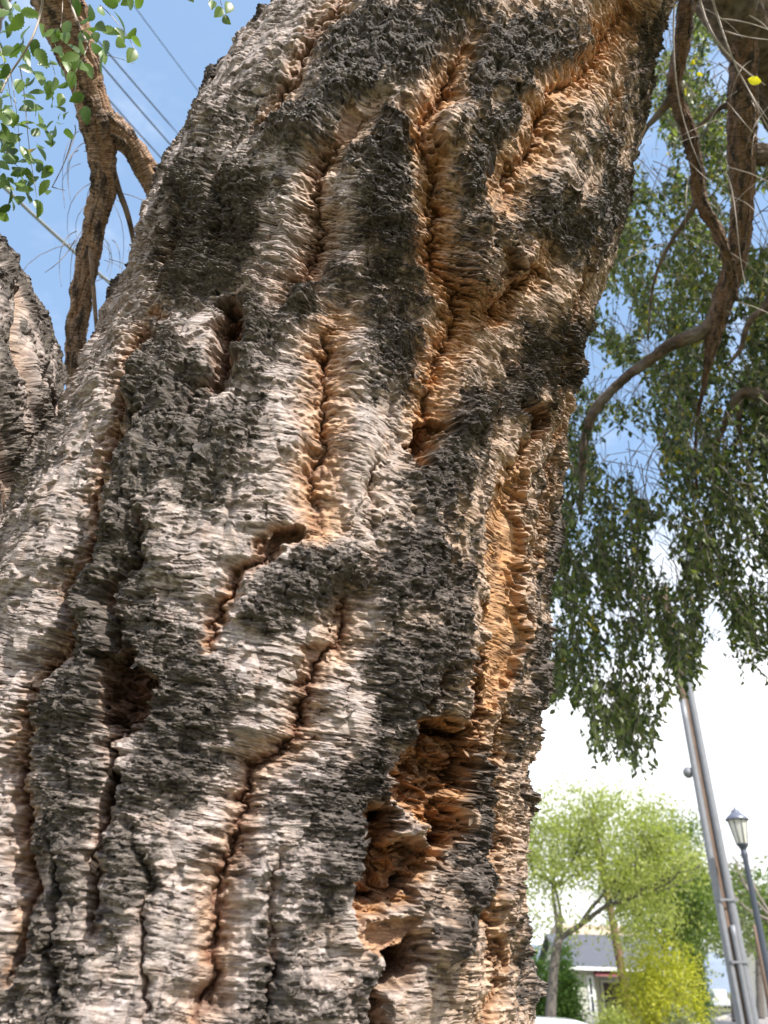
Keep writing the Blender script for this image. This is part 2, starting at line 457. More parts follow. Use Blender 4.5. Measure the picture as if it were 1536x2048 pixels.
def feature_maps():
    gx = GX0 + np.arange(GW, dtype=np.float32) * GSTEP
    gy = GY0 + np.arange(GH, dtype=np.float32) * GSTEP
    X, Y = np.meshgrid(gx, gy)
    wx = X + 9 * fbm(X / 60, Y / 60, 11, 3); wy = Y + 9 * fbm(X / 60, Y / 60, 12, 3)
    carve = np.zeros_like(X); org = np.zeros_like(X); red = np.zeros_like(X); near = np.full_like(X, 400.0)
    for pts, w, dep, o, r in FISS:
        w, dep = w * 1.3, dep * 1.85
        d = seg_dist(wx, wy, pts)
        # taper towards both ends so that a fissure dies out
        e = np.minimum(np.hypot(wx - pts[0][0], wy - pts[0][1]), np.hypot(wx - pts[-1][0], wy - pts[-1][1]))
        q = np.clip(d / w, 0, 1)
        carve = np.maximum(carve, dep * (.45 + .55 * np.clip(e / 60, 0, 1)) * (1 - np.sqrt(np.clip(1 - (1 - q) ** 2, 0, 1))) ** .85)
        org = np.maximum(org, o * sstep(w * (.42 + .3 * (o > .7)), 3, d)); red = np.maximum(red, r * sstep(w * .2, 1, d))
        near = np.minimum(near, d / w * 60)
    hol = np.zeros_like(X)
    for pts, dep, rim, o, r in HOLES:
        d = seg_dist(wx, wy, pts, True)
        if dep > 0:
            dep = dep * (1.55 if dep > 46 else .95)
            k = sstep(rim * .4, -rim * 1.0, d)
            hol = np.maximum(hol, dep * k)
            org = np.maximum(org, o * sstep(4, -8, d)); red = np.where(r > 0, np.maximum(red, r * sstep(-4, -24, d)), red * (1 - .9 * sstep(2, -10, d)))
        else:
            k = sstep(rim * .3, -rim * .8, d)
            hol = hol + dep * k * (hol < 30)
            org = org * (1 - .6 * k)
        near = np.minimum(near, np.maximum(d, 0) + 12)
    cr = np.zeros_like(X); ms = np.zeros_like(X)
    for pts, s, m in CRUST:
        d = seg_dist(wx, wy, pts, True)
        k = np.clip(.5 - d / 120, 0, 1) ** .8 * (.35 + .65 * s)
        cr = np.maximum(cr, k); ms = np.maximum(ms, m * sstep(20, -30, d))
    return dict(carve=carve, hol=hol, org=org, red=red, near=near, crust=cr, moss=ms)


FM = feature_maps()


def sample(m, px, py):
    x = np.clip((px - GX0) / GSTEP, 0, GW - 1.01); y = np.clip((py - GY0) / GSTEP, 0, GH - 1.01)
    xi = x.astype(np.int32); yi = y.astype(np.int32); fx = (x - xi).astype(np.float32); fy = (y - yi).astype(np.float32)
    a, b, c, d = m[yi, xi], m[yi, xi + 1], m[yi + 1, xi], m[yi + 1, xi + 1]
    return (a * (1 - fx) + b * fx) * (1 - fy) + (c * (1 - fx) + d * fx) * fy


def bark_tube(name, centres, radii, rows_dense, theta, mat, parent, front, traced=True, amp=1.0, seed=0, warm_bias=0.0, moss_bias=0.0, flakes=0, scale=1.0, crust_bias=0.0):
    """A corky stem: a tube round a bent centre line whose surface is really displaced by plates, fissures and strata."""
    PX = PXM * scale
    C = np.asarray(centres, float); R = np.asarray(radii, float)
    L = np.concatenate([[0], np.cumsum(np.linalg.norm(np.diff(C, axis=0), axis=1))])
    tt = rows_dense(L)
    # smooth interpolation (Catmull-like through dense linear + box blur)
    fine = np.linspace(0, L[-1], 600)
    P = np.stack([np.interp(fine, L, C[:, i]) for i in range(3)] + [np.interp(fine, L, R)], 1)
    ker = np.hanning(61); ker /= ker.sum()
    P = np.stack([np.convolve(np.concatenate([2 * P[0, i] - P[30:0:-1, i], P[:, i], 2 * P[-1, i] - P[-2:-32:-1, i]]), ker, 'valid') for i in range(4)], 1)
    Cc = np.stack([np.interp(tt, fine, P[:, i]) for i in range(3)], 1); Rr = np.interp(tt, fine, P[:, 3])
    T = np.gradient(P[:, :3], axis=0); T /= np.linalg.norm(T, axis=1, keepdims=True)
    T = np.stack([np.interp(tt, fine, T[:, i]) for i in range(3)], 1); T /= np.linalg.norm(T, axis=1, keepdims=True)
    F = np.asarray(front, float)[None] - T * (T @ np.asarray(front, float))[:, None]
    F /= np.linalg.norm(F, axis=1, keepdims=True)
    S = np.cross(T, F)
    th = np.asarray(theta)
    N = np.cos(th)[None, :, None] * F[:, None] + np.sin(th)[None, :, None] * S[:, None]
    base = Cc[:, None] + N * Rr[:, None, None]
    nr, nc = len(tt), len(th)
    s = (th[None, :] * Rr.mean() / PX * np.ones((nr, 1))).astype(np.float32)
    t = (tt[:, None] / PX * np.ones((1, nc))).astype(np.float32)
    s = s + seed * 3100.0
    px, py = to_px(base)
    px = px.astype(np.float32); py = py.astype(np.float32)
    view = CAM - base
    view /= np.linalg.norm(view, axis=2, keepdims=True)
    facing = (view * N).sum(2).astype(np.float32)
    W = sstep(-.12, .06, facing) if traced else np.zeros_like(s)
    # warped lookup of everything traced: edges get ragged
    jx = 11 * noise(s / 34, t / 24, 21 + seed) + 7 * noise(s / 11, t / 9, 22 + seed)
    jy = 10 * noise(s / 34, t / 22, 23 + seed) + 4 * noise(s / 12, t / 8, 24 + seed)
    # each thin stratum is torn off at its own length along a fissure
    jx = jx + 4 * noise(s / 300, t / 7.0, 25 + seed) + 6 * noise(s / 240, t / 19.0, 26 + seed) + 9 * noise(s / 200, t / 60.0, 27 + seed)
    qx, qy = px + jx, py + jy
    g = {k: sample(FM[k], qx, qy) * W for k in FM} if traced else {k: np.zeros_like(s) for k in FM}
    # fissures that nobody traced: long ridged noise, strong where the photograph does not reach
    own = 1 - W
    rw = s / 170 + .5 * fbm(s / 260, t / 300, 31 + seed, 3)
    rid = 1 - np.abs(noise(rw, t / 780, 32 + seed)) * 2.2
    rid2 = 1 - np.abs(noise(s / 90 + .4 * noise(s / 120, t / 160, 34 + seed), t / 420, 33 + seed)) * 2.6
    gen = np.clip(rid - .35, 0, 1) ** 1.3 * 62 * own + np.clip(rid2 - .45, 0, 1) ** 1.3 * (16 + 16 * own)
    g['carve'] = g['carve'] * (1 + .45 * noise(s / 150, t / 55, 28 + seed) + .12 * noise(s / 60, t / 26, 29 + seed))
    carve = np.maximum(g['carve'], gen); carve = carve + np.where(g['hol'] > 0, np.maximum(g['hol'] - carve * .6, 0), g['hol'])
    org = np.clip(np.maximum(g['org'], sstep(20, 50, gen) * .3 * own), 0, 1)
    red = np.clip(np.maximum(g['red'], sstep(42, 60, gen) * .6 * own), 0, 1)
    carve = carve + sstep(64, 105, g['hol']) * (30 * fbm(s / 55, t / 38, 39 + seed, 3) + 30 * np.round(2.2 * noise(s / 42, t / 30, 38 + seed)) / 2.2 * 1.0 - 26 * np.clip(.3 - np.subtract(*cells(s / 44, t / 34, 15 + seed)[::-1]), 0, .3) / .3)
    lift = np.maximum(carve, 0)
    s0, t0 = s, t
    lh = np.clip(lift - 55, 0, 80)
    s = s + .25 * lh; t = t + .10 * lift + .45 * lh                          # strata run on into fissures and down the walls of hollows
    crn = fbm(s0 / 80, t0 / 220, 41 + seed, 4, .55)
    crm = .24 * noise(s / 34, t / 20, 44 + seed) + .22 * noise(s / 14, t / 7, 45 + seed) + .26 * noise(s / 70, t / 6, 46 + seed) + .16 * noise(s / 6, t / 3.6, 47 + seed)
    crf = np.maximum(g['crust'], own * np.clip(.5 + crn * .7, 0, 1) * sstep(30, 5, gen))
    plate = sstep(26, 6, lift)                                      # crowns of the plates, where old bark is kept
    crust = sstep(.42, .84, crf * 1.05 + crust_bias + .6 * crn * plate + .9 * crm + .12 * plate)
    crust = np.maximum(crust, .55 * sstep(.20, .62, crn + 1.0 * crm) * plate)
    crust = crust * (1 - .95 * org * sstep(8, 30, lift)) * sstep(52, 30, lift)
    weather = sstep(.18, .80, crf * .85 + .55 * crn * plate + .75 * crm + .10 * plate) * sstep(60, 25, lift)
    ledge = sstep(.45, .85, crf + .2 * crn + .5 * crm)              # the crust stands proud of the clean cork
    # strata of the clean cork: thin wavy sheets, stepped, with torn gaps between
    tw = t + 20 * noise(s0 / 280, t0 / 240, 51 + seed) + 4.5 * noise(s0 / 80, t0 / 70, 52 + seed) + 1.1 * noise(s0 / 24, t0 / 20, 50 + seed)
    n1 = noise(s / 190, tw / 9.5, 53 + seed); n2 = noise(s / 85, tw / 4.4, 54 + seed); n3 = noise(s / 330, tw / 27, 55 + seed)
    step = .8 * np.tanh(5 * n1) + .4 * np.tanh(4 * n2) + 2.4 * np.tanh(4 * n3)
    torn = sstep(-.22, .50, fbm(s0 / 110, t0 / 75, 56 + seed, 3))
    c1 = sstep(.17, .0, np.abs(n1)) * sstep(-.05, .3, noise(s / 80, t / 14, 57 + seed))
    c2 = sstep(.13, .0, np.abs(n3 + .15)) * sstep(-.1, .2, noise(s / 110, t / 30, 58 + seed))
    c3 = sstep(.18, .0, np.abs(n2)) * sstep(.0, .3, noise(s / 50, t / 10, 59 + seed))
    crack = np.clip(1.2 * c1 + c2 + .8 * c3, 0, 1.3) * (.08 + .95 * torn)
    dash = sstep(.22, .48, noise(s / 62, tw / 4.4, 63 + seed)) * sstep(-.25, .35, noise(s / 75, t / 40, 64 + seed)) + sstep(.28, .5, noise(s / 30, tw / 3.4, 65 + seed)) * sstep(-.1, .4, noise(s / 60, t / 60, 66 + seed))
    dash = np.clip(dash, 0, 1)
    pit = sstep(.60, .74, noise(s / 32, t / 11, 61 + seed) + .2 * noise(s / 7, t / 5, 62 + seed)) * (.3 + .7 * torn)
    q_ = 2.6 * fbm(s0 / 150 + .06 * noise(s / 16, t / 9, 78 + seed), t0 / 105 + .07 * noise(s / 18, t / 9, 79 + seed), 75 + seed, 3)
    terr = (np.floor(q_) + sstep(.0, .16, q_ - np.floor(q_))) * 9
    lump = terr * plate + 30 * fbm(s0 / 230, t0 / 290, 71 + seed, 2) + 15 * fbm(s0 / 75, t0 / 85, 72 + seed, 3)
    fray = noise(s / 15, t / 5, 73 + seed) * 1.6 + noise(s / 7, t / 4, 74 + seed) * .9
    clean = step * (.25 + .95 * torn) - 3.6 * crack - 3.0 * dash - 10 * pit + .12 * fray
    # the crust: crumbs, curls and plates
    d1, d2 = cells(s / 21 + .5 * noise(s / 18, t / 18, 81 + seed), t / 14 + .5 * noise(s / 18, t / 18, 82 + seed), 5 + seed)
    e1, e2 = cells(s / 8.5, t / 6.5, 9 + seed)
    bil = np.abs(noise(s / 30, t / 20, 83 + seed)) + .5 * np.abs(noise(s / 13, t / 9, 84 + seed)) + .3 * np.abs(noise(s / 6, t / 4.4, 85 + seed))
    chunk = fbm(s0 / 62, t0 / 58, 87 + seed, 2)
    rough = 9 * np.clip(d2 - d1, 0, .6) + 5 * np.clip(e2 - e1, 0, .6) + 12 * (bil - .35) + .8 * step - 18 * sstep(.42, .62, noise(s / 17, t / 12, 86 + seed)) + 17 * np.tanh(3 * chunk) - 5 * dash - 4 * crack
    rough = .52 * rough
    H = -carve + lump + 9 * ledge * sstep(30, 12, carve) + clean * (1 - crust) + rough * crust
    H = H * amp
    # strata overhang: crests are pushed down along the stem, hollows up
    slip = (.5 * np.tanh(4 * n1) + 1.3 * np.tanh(3 * n3)) * (1 - .6 * crust) * amp
    side = (7 * noise(s / 22, t / 10, 91 + seed) + 3 * noise(s / 8, t / 6, 92 + seed)) * amp * (.05 + .4 * crust)
    Tang = S[:, None] * np.cos(th)[None, :, None] - F[:, None] * np.sin(th)[None, :, None]
    inward = N + (1.3 * W)[..., None] * view                          # hollows sink away from the open side
    inward = inward / np.linalg.norm(inward, axis=2, keepdims=True)
    H = H + carve * amp
    V = base + N * (H * PX)[..., None] - inward * (carve * amp * PX)[..., None] - T[:, None] * (slip * PX)[..., None] + Tang * (side * PX)[..., None]
    # materials
    moss = np.clip(np.maximum(g['moss'], moss_bias * (.5 + .5 * crn)) + own * .15, 0, 1)
    s = s0
    warm = np.clip(sstep(560, 1000, px) * W + own * .5 + warm_bias + .35 * fbm(s / 120, t / 160, 95 + seed, 3), 0, 1)  # right side of the trunk warmed in colour, as the sun tints it
    grey = np.clip((1 - .95 * org) * sstep(30, 6, carve) * (1.1 - .75 * warm) + .35 * crn, 0, 1)
    org = np.clip(org * (.75 + .5 * noise(s / 40, t / 25, 96 + seed)), 0, 1)
    crk = np.clip(crack * .9 + pit + .8 * dash, 0, 1) * (1 - crust) * (1 - .5 * org)  # cracks, dashes and pits darkened in colour, for shade in the gaps
    A = np.stack([crust, org, red, moss], -1).reshape(-1, 4)
    B = np.stack([grey, crk, warm, weather * (1 - .35 * warm)], -1).reshape(-1, 4)
    ST = np.stack([s * PX, t * PX, np.zeros_like(s)], -1).reshape(-1, 3)
    r = np.arange(nr - 1, dtype=np.int32)[:, None] * nc; c = np.arange(nc, dtype=np.int32)[None]
    c1_ = (c + 1) % nc
    Fa = np.stack([r + c, r + c1_, r + nc + c1_, r + nc + c], -1).reshape(-1, 4)
    V = V.reshape(-1, 3)
    if flakes:
        w = (np.clip(crust, .12, 1) * np.clip(facing + .25, 0, 1) * sstep(70, 30, lift)).ravel().astype(float)
        pick = RNG.choice(len(w), flakes, p=w / w.sum())
        nn, tt_, ss_ = N.reshape(-1, 3)[pick], np.repeat(T, nc, 0)[pick], Tang.reshape(-1, 3)[pick]
        m = flakes
        ang = RNG.normal(0, .75, m) + np.where(RNG.random(m) < .6, np.pi, 0)
        rr = tt_ * np.cos(ang)[:, None] + ss_ * np.sin(ang)[:, None]
        ww = np.cross(nn, rr)
        ln = RNG.gamma(3.0, 2.6, m) * PX * np.where(RNG.random(m) < .03, 2.6, 1.0); wd = ln * RNG.uniform(.8, 2.6, m); hh = ln * RNG.uniform(.1, .6, m)
        K = 4
        vv = np.zeros((m, K, 3, 3)); tw_ = RNG.normal(0, .5, m)
        for k in range(K):
            u = k / (K - 1)
            cpos = V[pick] + rr * (ln * (u - .25 * u * u) - .25 * ln)[:, None] + nn * (hh * u ** 1.6 - 3 * PX)[:, None]
            for j in range(3):
                q = (j - 1) * (1 - .45 * u) * RNG.uniform(.6, 1.2, m)
                vv[:, k, j] = cpos + ww * (wd * .5 * q)[:, None] + nn * (abs(j - 1) * -.22 * wd + tw_ * q * .3 * wd * u)[:, None] + rr * (RNG.normal(0, .12, m) * ln)[:, None]
        f0 = len(V) + np.arange(m)[:, None, None] * (K * 3)
        kk = np.arange(K - 1)[None, :, None] * 3; jj = np.arange(2)[None, None, :]
        i0 = f0 + kk + jj
        Fa = np.concatenate([Fa, np.stack([i0, i0 + 1, i0 + 4, i0 + 3], -1).reshape(-1, 4)])
        V = np.concatenate([V, vv.reshape(-1, 3)])
        A = np.concatenate([A, np.repeat(A[pick], K * 3, 0)]); B = np.concatenate([B, np.repeat(B[pick], K * 3, 0)])
        ST = np.concatenate([ST, np.repeat(ST[pick], K * 3, 0) + RNG.normal(0, .006, (m * K * 3, 3))])
    o = mesh_np(name, V, Fa, mat, parent, False,
                {'masks': ('FLOAT_COLOR', A), 'masks_b': ('FLOAT_COLOR', B), 'st': ('FLOAT_VECTOR', ST)})
    return o


def spaced(lo, hi, n_dense, a, b, n_out):
    """sorted samples of lo..hi, dense between a and b"""
    return np.concatenate([np.linspace(lo, a, n_out, endpoint=False), np.linspace(a, b, n_dense, endpoint=False), np.linspace(b, hi, n_out)])


M_BARK = bark_material()

# the leaning trunk, from both of its outlines in the photograph
EDGE = [(-260, 699, 1452), (-120, 636, 1383), (0, 605, 1332), (100, 604, 1305), (200, 574, 1288), (300, 501, 1264), (400, 401, 1245), (500, 322, 1222), (600, 266, 1175), (700, 232, 1148), (800, 198, 1135), (900, 150, 1125), (1000, 83, 1110), (1100, 23, 1102), (1200, -33, 1095), (1300, -69, 1085), (1400, -102, 1070), (1500, -141, 1049), (1600, -186, 1047), (1700, -232, 1044), (1800, -270, 1051), (1900, -301, 1054), (2048, -341, 1039), (2200, -381, 1043)]
TR = 0.5
cen, rad = [], []
for y, xl, xr in EDGE[::-1]:
    a, b = rays(xl, y), rays(xr, y)
    half = math.acos(float(np.clip(a @ b, -1, 1))) / 2
    m = a + b; m /= np.linalg.norm(m)
    cen.append(CAM + m * TR / math.sin(half)); rad.append(TR)
cen = [np.array([cen[0][0] - .12, cen[0][1] + .14, -0.15]), np.array([cen[0][0] - .05, cen[0][1] + .1, 0.9])] + cen
rad = [.66, .54] + rad
up = cen[-1] - cen[-6]; up /= np.linalg.norm(up)
for k in (0.5, 1.1, 1.8):
    cen.append(cen[-1] + (up * .8 + np.array([.1, .25, .35])) * .6); rad.append(TR - .05 * k)

oak = empty('cork_oak', (float(cen[0][0]), float(cen[0][1]), 0))
tag(oak, 'massive leaning cork oak with deeply fissured bark filling the middle of the view', 'tree')


def trunk_rows(L):
    lo = np.interp(0, [0, 1], [L[2], L[3]])
    return spaced(0, L[-1], ROWS, L[3] - .03, L[-5], 60)


QUAL = 1.0
ROWS = int(2600 * QUAL)
front_dir = (0.0, -1.0, 0.0)
theta = np.concatenate([np.linspace(-math.radians(86), math.radians(86), int(1450 * QUAL), endpoint=False),
                        np.linspace(math.radians(86), math.radians(274), 190, endpoint=False)])
trunk = bark_tube('trunk', cen, rad, trunk_rows, theta, M_BARK, oak, front_dir, flakes=4500)

# second stem of the fork, leaning away to the left
sc_, sr_ = [], []
_se = [(2000, 420), (1600, 330), (1300, 250), (1100, 190), (950, 160), (800, 137), (700, 128), (640, 108), (530, 58), (440, 0), (330, -80), (200, -190), (60, -320)]
for i, (y, xe) in enumerate(_se):
    d = 1.75 + .0004 * max(0, 800 - y)
    R = .40
    j0, j1 = max(i - 1, 0), min(i + 1, len(_se) - 1)
    ty, tx = _se[j1][0] - _se[j0][0], _se[j1][1] - _se[j0][1]
    n_ = np.array([ty, -tx]) / math.hypot(tx, ty)
    a = rays(xe, y); b = rays(xe + n_[0] * 40, y + n_[1] * 40)
    b = b - a * (a @ b); b /= np.linalg.norm(b)
    w_ = math.asin((R + .02) / d)
    sc_.append(CAM + d * (a * math.cos(w_) + b * math.sin(w_))); sr_.append(R)
stem = bark_tube('side_stem', sc_, sr_, lambda L: spaced(0, L[-1], int(420 * QUAL), L[4], L[-3], 40),
                     np.concatenate([np.linspace(-math.radians(10), math.radians(120), int(420 * QUAL), endpoint=False), np.linspace(math.radians(120), math.radians(350), 120, endpoint=False)]),
                     M_BARK, oak, front_dir, traced=False, amp=.8, seed=3, warm_bias=-.75, crust_bias=.12, moss_bias=1.0, flakes=600)


# ------------------------------------------------------------------ ground, road, hills
def ground_at(px, py, z=0.0):
    d = rays(px, py)
    return CAM + d * ((z - CAMZ) / d[2])


def pt(px, py, Y):
    d = rays(px, py)
    return CAM + d * (Y / d[1])


def ground_material():
    t = NT('dry_lawn')
    co = t.n('TexCoord').outputs['Object']
    a = t.noise(co, .6, 6.0); b = t.noise(co, 14.0, 6.0)
    c = t.mix(t.rng(a, .35, .65), (.10, .115, .04), (.20, .165, .095))
    c = t.mix(t.rng(b, .3, .7), c, (.07, .085, .03))
    bp = t.n('Bump', Strength=.6, Distance=.05); t.put(bp.inputs['Height'], b)
    return t.set(Base_Color=c, Roughness=.95, Normal=bp.outputs[0])


gs = 900.0
gr = mesh_np('ground', [(-gs, -gs, 0), (gs, -gs, 0), (gs, gs, 0), (-gs, gs, 0)], [(0, 1, 2, 3)], ground_material(), None, False)
tag(gr, kind='structure')

r1, r2 = ground_at(1419, 2046), ground_at(1540, 2008)
rd = r2 - r1; rd[2] = 0; rd /= np.linalg.norm(rd)
rn = np.array([rd[1], -rd[0], 0])
ra, rb = r1 - rd * 40, r1 + rd * 160
z4 = np.array([0, 0, .004]); w7 = rn * 7.5
road = mesh_np('road', [ra + z4, rb + z4, rb + w7 + z4, ra + w7 + z4], [(0, 3, 2, 1)], plain('worn_asphalt', (.26, .235, .225), .9, .2, 3.0), None, False)
tag(road, kind='structure')
vk = []
fk = []
for q0, q1 in ((-.22, 0.0),):
    b0 = len(vk)
    for P in (ra, rb):
        for off, z in ((q0, 0.0), (q0, .13), (q1, .13), (q1, 0.0)):
            vk.append(P + rn * off + np.array([0, 0, z]))
    fk += [(b0, b0 + 1, b0 + 5, b0 + 4), (b0 + 1, b0 + 2, b0 + 6, b0 + 5), (b0 + 2, b0 + 3, b0 + 7, b0 + 6)]
kerb = mesh_np('kerb', vk, fk, plain('kerb_concrete', (.42, .40, .37), .9), None, False)
tag(kerb, kind='structure')

# low hills far away
hx = np.linspace(-900, 1100, 260); hv = []; hf = []
hh = 20 + 26 * (fbm(hx / 260, hx * 0 + .5, 5, 4) + .4)
for i, x in enumerate(hx):
    for k, (yy, zz) in enumerate(((560, -.5), (640, .55), (740, 1.0), (900, .7))):
        hv.append((x, yy + 20 * math.sin(x * .01 + k), max(-1, hh[i] * zz * (1 + .1 * math.sin(x * .05 + k)))))
for i in range(len(hx) - 1):
    for k in range(3):
        hf.append((i * 4 + k, i * 4 + 4 + k, i * 4 + 5 + k, i * 4 + 1 + k))
hills = mesh_np('hills', hv, hf, plain('hazy_hill_scrub', (.20, .24, .30), .95, .25, .03), None, True)  # blue of distance haze mixed into the hill colour
tag(hills, kind='structure')


# ------------------------------------------------------------------ small builders
def tube_np(pts, rad, sides=10, wob=0.0, seed=0, cap=True, sub=0):
    """vertices and quads of a round tube through 3-D points"""
    P = np.asarray(pts, float); R = np.broadcast_to(np.asarray(rad, float), (len(P),)).copy()
    if sub:
        L = np.concatenate([[0], np.cumsum(np.linalg.norm(np.diff(P, axis=0), axis=1))])
        n = max(4, int(L[-1] / sub)); u = np.linspace(0, L[-1], n * 3)
        Q = np.stack([np.interp(u, L, P[:, i]) for i in range(3)] + [np.interp(u, L, R)], 1)
        k = max(3, int(len(u) / len(P)) | 1); ker = np.hanning(k + 2)[1:-1]; ker /= ker.sum(); h = k // 2
        ext = np.concatenate([2 * Q[0] - Q[h:0:-1], Q, 2 * Q[-1] - Q[-2:-h - 2:-1]]) if h else Q
        Q = np.stack([np.convolve(ext[:, i], ker, 'valid') for i in range(4)], 1)
        pick = np.linspace(0, len(Q) - 1, n).astype(int)
        P, R = Q[pick, :3], Q[pick, 3]
    T = np.gradient(P, axis=0); T /= np.linalg.norm(T, axis=1, keepdims=True) + 1e-12
    ref = np.array([.31, .87, .38]); A = np.cross(T, ref); A /= np.linalg.norm(A, axis=1, keepdims=True) + 1e-9
    B = np.cross(T, A)
    th = np.linspace(0, 2 * np.pi, sides, endpoint=False)
    N = np.cos(th)[None, :, None] * A[:, None] + np.sin(th)[None, :, None] * B[:, None]
    rr = R[:, None] * np.ones((1, sides))
    if wob:
        L = np.concatenate([[0], np.cumsum(np.linalg.norm(np.diff(P, axis=0), axis=1))])
        ss = th[None, :] * R.mean() * np.ones((len(P), 1)); ll = L[:, None] * np.ones((1, sides))
        f = max(R.mean(), .004)
        cx = np.cos(th)[None] * np.ones((len(P), 1))
        sx = np.sin(th)[None] * np.ones((len(P), 1))
        w1 = .5 * noise(ll / f / 1.6, cx, 3 + seed)
        rdg = 1 - 2.4 * np.abs(noise(cx * 2.3 + w1 + seed, sx * 2.3 + ll / f * .3, 5 + seed))
        rdg2 = 1 - 2.4 * np.abs(noise(cx * 4.6 + w1, sx * 4.6 + ll / f * .8, 6 + seed))
        rr = rr * (1 + wob * (.6 * rdg + .35 * rdg2 + .6 * noise(ll / f * .7 + seed * 9, cx * 1.3, seed) + .45 * noise(ll / f * 3.1 + sx, cx * 4.0, 8 + seed) + .3 * noise(ll / f * 7 + cx * 2, sx * 7.0, 9 + seed)))
    V = P[:, None] + N * rr[..., None]
    n = len(P)
    r = np.arange(n - 1)[:, None] * sides; c = np.arange(sides)[None]; c1 = (c + 1) % sides
    F = np.stack([r + c, r + c1, r + sides + c1, r + sides + c], -1).reshape(-1, 4)
    V = V.reshape(-1, 3)
    if cap:
        m = len(V); V = np.concatenate([V, P[[0]], P[[-1]]])
        q = np.arange(sides); q1 = (q + 1) % sides
        F = np.concatenate([F, np.stack([q1, q, np.full(sides, m), q1], -1)[:, [0, 1, 2, 2]], np.stack([(n - 1) * sides + q, (n - 1) * sides + q1, np.full(sides, m + 1), np.full(sides, m + 1)], -1)])
    return V, F


class MB:
    """collects quads into one mesh"""
    def __init__(s): s.V = []; s.F = []; s.n = 0

    def add(s, V, F):
        V = np.asarray(V, float); F = np.asarray(F, int)
        if F.shape[1] == 3: F = F[:, [0, 1, 2, 2]]
        s.V.append(V); s.F.append(F + s.n); s.n += len(V)
        return s

    def tube(s, pts, rad, **k): return s.add(*tube_np(pts, rad, **k))

    def box(s, lo, hi):
        x0, y0, z0 = lo; x1, y1, z1 = hi
        return s.add([(x0, y0, z0), (x1, y0, z0), (x1, y1, z0), (x0, y1, z0), (x0, y0, z1), (x1, y0, z1), (x1, y1, z1), (x0, y1, z1)],
                     [(3, 2, 1, 0), (4, 5, 6, 7), (0, 1, 5, 4), (1, 2, 6, 5), (2, 3, 7, 6), (3, 0, 4, 7)])

    def lathe(s, prof, centre, sides=24, sq=0.0):
        th = np.linspace(0, 2 * np.pi, sides, endpoint=False)
        V = [(centre[0] + r * math.cos(a), centre[1] + r * math.sin(a), centre[2] + z) for r, z in prof for a in th]
        F = [(i * sides + j, i * sides + (j + 1) % sides, (i + 1) * sides + (j + 1) % sides, (i + 1) * sides + j) for i in range(len(prof) - 1) for j in range(sides)]
        return s.add(V, F)

    def build(s, name, mat, parent=None, smooth=True, bevel=0.0):
        V = np.concatenate(s.V); F = np.concatenate(s.F)
        me = bpy.data.meshes.new(name)
        off = np.array(parent.location) if parent is not None and parent.type == 'EMPTY' else np.zeros(3)
        faces = [tuple(dict.fromkeys(f)) for f in F.tolist()]
        me.from_pydata((V - off).tolist(), [], [f for f in faces if len(f) > 2])
        me.polygons.foreach_set('use_smooth', np.full(len(me.polygons), smooth))
        if mat: me.materials.append(mat)
        o = bpy.data.objects.new(name, me); COL.objects.link(o)
        if parent is not None: o.parent = parent
        if bevel:
            m = o.modifiers.new('bevel', 'BEVEL'); m.width = bevel; m.segments = 2; m.limit_method = 'ANGLE'
        return o


def leaf_material(name, lo, hi, old=(.42, .33, .05), trans=.4, rough=.42):
    t = NT(name)
    a = t.n('Attribute', attribute_name='tint').outputs['Fac']
    co = t.n('TexCoord').outputs['Object']
    f = t.noise(co, 90.0, 3.0)
    c = t.mix(t.rng(a, 0.0, .9), lo, hi)
    c = t.mix(t.rng(a, .93, .97), c, old)
    c = t.mix(t.rng(f, .2, .8), c, t.mix(.5, c, (.0, .0, .0)), 'MIX') if False else t.mix(.35, c, t.mix(f, (.4, .4, .4), (1.0, 1.0, 1.0)), 'MULTIPLY')
    t.set(Base_Color=c, Roughness=rough, Specular_IOR_Level=.35)
    tr = t.n('BsdfTranslucent'); t.put(tr.inputs['Color'], t.mix(1.0, c, (1.5, 1.7, .7), 'MULTIPLY'))
    mx = t.n('MixShader'); t.put(mx.inputs[0], trans)
    t.put(mx.inputs[1], t.b.outputs[0]); t.put(mx.inputs[2], tr.outputs[0])
    t.put(t.t.nodes['Material Output'].inputs['Surface'], mx.outputs[0])
    return t.m


def leaves_np(pos, axis, nrm, length, width, tint, rows=4, serr=0.0, fold=.18, bend=.25):
    """folded, bent leaf blades; returns V, F, tint per vertex"""
    pos = np.asarray(pos, float); n = len(pos)
    axis = axis / (np.linalg.norm(axis, axis=1, keepdims=True) + 1e-9)
    side = np.cross(axis, nrm); side /= np.linalg.norm(side, axis=1, keepdims=True) + 1e-9
    nrm = np.cross(side, axis)
    u = np.linspace(0, 1, rows + 1)
    prof = np.sin(np.pi * u ** .82) ** .85; prof[0] = .06; prof[-1] = .0
    V = np.zeros((n, rows + 1, 3, 3))
    for k in range(rows + 1):
        c = pos + axis * (length * u[k])[:, None] - nrm * (length * bend * u[k] ** 2)[:, None]
        w = width * .5 * prof[k] * (1 + (serr if k % 2 else -serr) * (0 < k < rows))
        V[:, k, 1] = c
        V[:, k, 0] = c - side * w[:, None] + nrm * (w * fold * 2)[:, None]
        V[:, k, 2] = c + side * w[:, None] + nrm * (w * fold * 2)[:, None]
    b = np.arange(n)[:, None, None] * ((rows + 1) * 3) + np.arange(rows)[None, :, None] * 3 + np.arange(2)[None, None]
    F = np.stack([b, b + 1, b + 4, b + 3], -1).reshape(-1, 4)
    return V.reshape(-1, 3), F, np.repeat(tint, (rows + 1) * 3)


def unit(v): return v / (np.linalg.norm(v, axis=-1, keepdims=True) + 1e-9)


